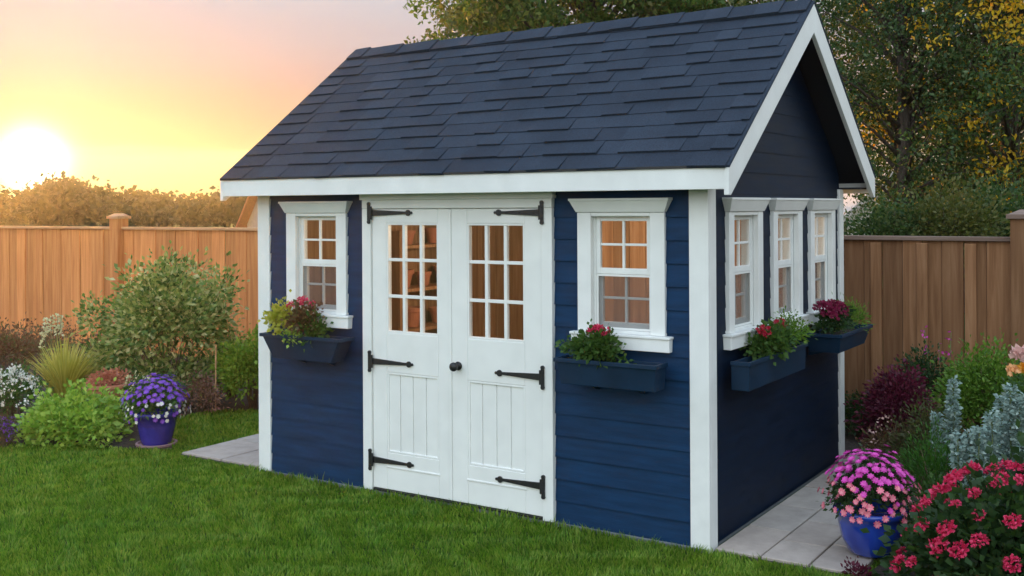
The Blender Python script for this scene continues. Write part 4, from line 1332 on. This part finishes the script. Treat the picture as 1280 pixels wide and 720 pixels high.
# neighbouring houses
def house(name, label, base, rz, w, d, h, rh, wallc, roofc, seed=1):
    root = tag(empty(name, base, rz), label, 'house')
    wm = paint(name + '_render_' + str(seed), wallc, rough=.85, noise=5, var=.1, bump=.4); rm = paint(name + '_tile_' + str(seed), roofc, rough=.8, noise=20, var=.25, bump=.8, bscale=30)
    mb = MB().box((-w / 2, -d / 2, 0), (w / 2, d / 2, h))
    mb.prism([(-w / 2, -d / 2 + .002, h), (w / 2, -d / 2 + .002, h), (0, -d / 2 + .002, h + rh)], (0, d - .004, 0))
    mb.build('wall', wm, root)
    t = .14; ov = .4
    mb = MB()
    for s in (-1, 1):
        k = rh / (w / 2)
        mb.prism([(0, -d / 2 - ov, h + rh + .02), (s * (w / 2 + ov), -d / 2 - ov, h - ov * k + .02), (s * (w / 2 + ov), -d / 2 - ov, h - ov * k + .02 + t), (0, -d / 2 - ov, h + rh + .02 + t)], (0, d + 2 * ov, 0))
    rf = mb.build('roof', rm, root)
    MB().box((w * .2, -.3, h + rh * .3), (w * .2 + .6, .3, h + rh + .5)).build('chimney', wm, rf)
    for x in (-w / 4, w / 4):
        wn = MB().box((x - .5, -d / 2 - .05, 1.0), (x + .5, -d / 2 + .0, 2.2)).build('window', M['white'], root)
        MB().box((x - .42, -d / 2 - .06, 1.08), (x + .42, -d / 2 - .052, 2.12)).build('pane', M['iron'], wn)


house('house', 'small distant house with an orange red tiled roof above the left fence', at(412, 46, -1.2), -.35, 3.4, 6, 2.4, 1.7, (.5, .35, .25), (.42, .13, .06), 1)
house('house', 'pale rendered house glimpsed through leaves behind the right end of the shed', at(1082, 30, -1.3), YAW, 2.6, 5, 2.9, 1.2, (.62, .55, .48), (.50, .43, .38), 2)

# ------------------------------------------------------------------ sky, sun, air
SUN_AZ, SUN_EL = R(-57.06), R(2.4)
SV = Vector((math.sin(SUN_AZ) * math.cos(SUN_EL), math.cos(SUN_AZ) * math.cos(SUN_EL), math.sin(SUN_EL)))
world = bpy.data.worlds.new('World'); SC.world = world; world.use_nodes = True
nt = world.node_tree; nt.nodes.clear(); L = nt.links
out = nt.nodes.new('ShaderNodeOutputWorld')
sky = nt.nodes.new('ShaderNodeTexSky'); sky.sky_type = 'NISHITA'; sky.sun_disc = False
sky.sun_elevation = SUN_EL; sky.sun_rotation = SUN_AZ % (2 * math.pi); sky.air_density = 1.0; sky.dust_density = 2.0; sky.altitude = 50
bgS = N(nt, 'ShaderNodeBackground'); bgS.inputs[1].default_value = .05; sm_ = N(nt, 'ShaderNodeMix', data_type='RGBA', blend_type='MULTIPLY'); sm_.inputs[0].default_value = 1; sm_.inputs[7].default_value = (.09, .07, .2, 1)
L.new(sky.outputs[0], sm_.inputs[6]); L.new(sm_.outputs[2], bgS.inputs[0])
tc = N(nt, 'ShaderNodeTexCoord')
sep = N(nt, 'ShaderNodeSeparateXYZ'); L.new(tc.outputs['Generated'], sep.inputs[0])
# streaky cloud distortion of the height
mp = N(nt, 'ShaderNodeMapping'); mp.inputs['Scale'].default_value = (1.1, 1.1, 15); L.new(tc.outputs['Generated'], mp.inputs[0])
nz = N(nt, 'ShaderNodeTexNoise'); nz.inputs['Scale'].default_value = 1.6; nz.inputs['Detail'].default_value = 6; nz.inputs['Roughness'].default_value = .5; L.new(mp.outputs[0], nz.inputs['Vector'])
ma = N(nt, 'ShaderNodeMath', operation='MULTIPLY_ADD'); L.new(nz.outputs['Fac'], ma.inputs[0]); ma.inputs[1].default_value = .045; L.new(sep.outputs[2], ma.inputs[2])
sb = N(nt, 'ShaderNodeMath', operation='SUBTRACT'); L.new(ma.outputs[0], sb.inputs[0]); sb.inputs[1].default_value = .022
SKY_STOPS = [(0.0, (.40, .33, .16)), (.052, (.40, .35, .24)), (.060, (.36, .255, .17)), (.085, (.355, .245, .185)), (.125, (.345, .268, .25)), (.175, (.345, .335, .35)), (.22, (.36, .385, .42)), (.34, (.44, .48, .58)), (.60, (.60, .76, 1.0)), (1, (.66, .90, 1.24))]
rw = ramp(nt, sb.outputs[0], SKY_STOPS)
COOL = [(0.0, (.88, .86, .82)), (.15, (1.08, 1.14, 1.18)), (.45, (1.18, 1.34, 1.46)), (1, (.66, .90, 1.24))]
rc = ramp(nt, sep.outputs[2], COOL)
dt = N(nt, 'ShaderNodeVectorMath', operation='DOT_PRODUCT'); L.new(tc.outputs['Generated'], dt.inputs[0]); dt.inputs[1].default_value = SV
mr = N(nt, 'ShaderNodeMapRange'); mr.inputs['From Min'].default_value = -.15; mr.inputs['From Max'].default_value = .55; mr.interpolation_type = 'SMOOTHSTEP'
L.new(dt.outputs['Value'], mr.inputs[0])
mixc = N(nt, 'ShaderNodeMix', data_type='RGBA'); L.new(mr.outputs[0], mixc.inputs[0]); L.new(rc.outputs[0], mixc.inputs[6]); L.new(rw.outputs[0], mixc.inputs[7])
d2 = N(nt, 'ShaderNodeVectorMath', operation='DOT_PRODUCT'); L.new(tc.outputs['Generated'], d2.inputs[0]); d2.inputs[1].default_value = (.97, .22, 0)
m2 = N(nt, 'ShaderNodeMapRange'); m2.interpolation_type = 'SMOOTHSTEP'
for k_, v_ in (('From Min', .05), ('From Max', .75), ('To Min', 1.0), ('To Max', .72)): m2.inputs[k_].default_value = v_
L.new(d2.outputs['Value'], m2.inputs[0])
bgG = N(nt, 'ShaderNodeBackground'); L.new(m2.outputs[0], bgG.inputs[1]); L.new(mixc.outputs[2], bgG.inputs[0])
add = N(nt, 'ShaderNodeAddShader'); L.new(bgS.outputs[0], add.inputs[0]); L.new(bgG.outputs[0], add.inputs[1])
cl = N(nt, 'ShaderNodeMath', operation='MAXIMUM'); L.new(dt.outputs['Value'], cl.inputs[0]); cl.inputs[1].default_value = 0
last = add
for power, col, st in [(4500, (1, .92, .7), 2.4), (420, (1, .74, .32), .08), (110, (1, .70, .30), .04)]:
    pw = N(nt, 'ShaderNodeMath', operation='POWER'); L.new(cl.outputs[0], pw.inputs[0]); pw.inputs[1].default_value = power
    ms = N(nt, 'ShaderNodeMath', operation='MULTIPLY'); L.new(pw.outputs[0], ms.inputs[0]); ms.inputs[1].default_value = st
    b = N(nt, 'ShaderNodeBackground'); b.inputs[0].default_value = (*col, 1); L.new(ms.outputs[0], b.inputs[1])
    a2 = N(nt, 'ShaderNodeAddShader'); L.new(last.outputs[0], a2.inputs[0]); L.new(b.outputs[0], a2.inputs[1]); last = a2
L.new(last.outputs[0], out.inputs['Surface'])

sl = bpy.data.lights.new('sun', 'SUN'); sl.energy = 5.0; sl.angle = R(.6); sl.color = (1, .49, .13)
so = bpy.data.objects.new('sun', sl); COL.objects.link(so)
so.rotation_euler = SV.to_track_quat('Z', 'Y').to_euler()

HAZE = .00054
if HAZE:
    m, nt, out = newmat('evening_haze')
    v = N(nt, 'ShaderNodeVolumePrincipled'); v.inputs['Color'].default_value = (1, .93, .82, 1)
    v.inputs['Density'].default_value = HAZE; v.inputs['Anisotropy'].default_value = .78
    nt.links.new(v.outputs[0], out.inputs['Volume'])
    hz = MB().box((-120, -40, -1.4), (75, 125, 9.6)).build('haze', m)
    tag(hz, 'thin warm evening haze', 'haze', kind='stuff')

# ------------------------------------------------------------------ camera
cd = bpy.data.cameras.new('camera'); cam = bpy.data.objects.new('camera', cd); COL.objects.link(cam)
cd.sensor_width = 36; cd.lens = FOC / 1280 * 36; cd.clip_end = 4000; cd.clip_start = .05
cd.shift_y = -(360 - 259.0) / 1280
fw = Vector((FW.x, FW.y, 0)); up = Vector((0, 0, 1)); rt = Vector((RT.x, RT.y, 0))
ROLL = -.0058
right = rt * math.cos(ROLL) + up * math.sin(ROLL) * 1.0
upv = right.cross(fw) * 1.0
right.normalize(); upv = (-fw).cross(right).normalized()
cam.matrix_world = Matrix(((right.x, upv.x, -fw.x, CX), (right.y, upv.y, -fw.y, CY), (right.z, upv.z, -fw.z, CZ), (0, 0, 0, 1)))
SC.camera = cam

vs = SC.view_settings
vs.view_transform = 'Standard'; vs.look = 'None'; vs.exposure = 0.72; vs.gamma = 1; vs.use_curve_mapping = False
SC.cycles.use_denoising = True
SC.cycles.max_bounces = 8; SC.cycles.transparent_max_bounces = 16; SC.cycles.volume_bounces = 0
SC.cycles.sample_clamp_indirect = 6
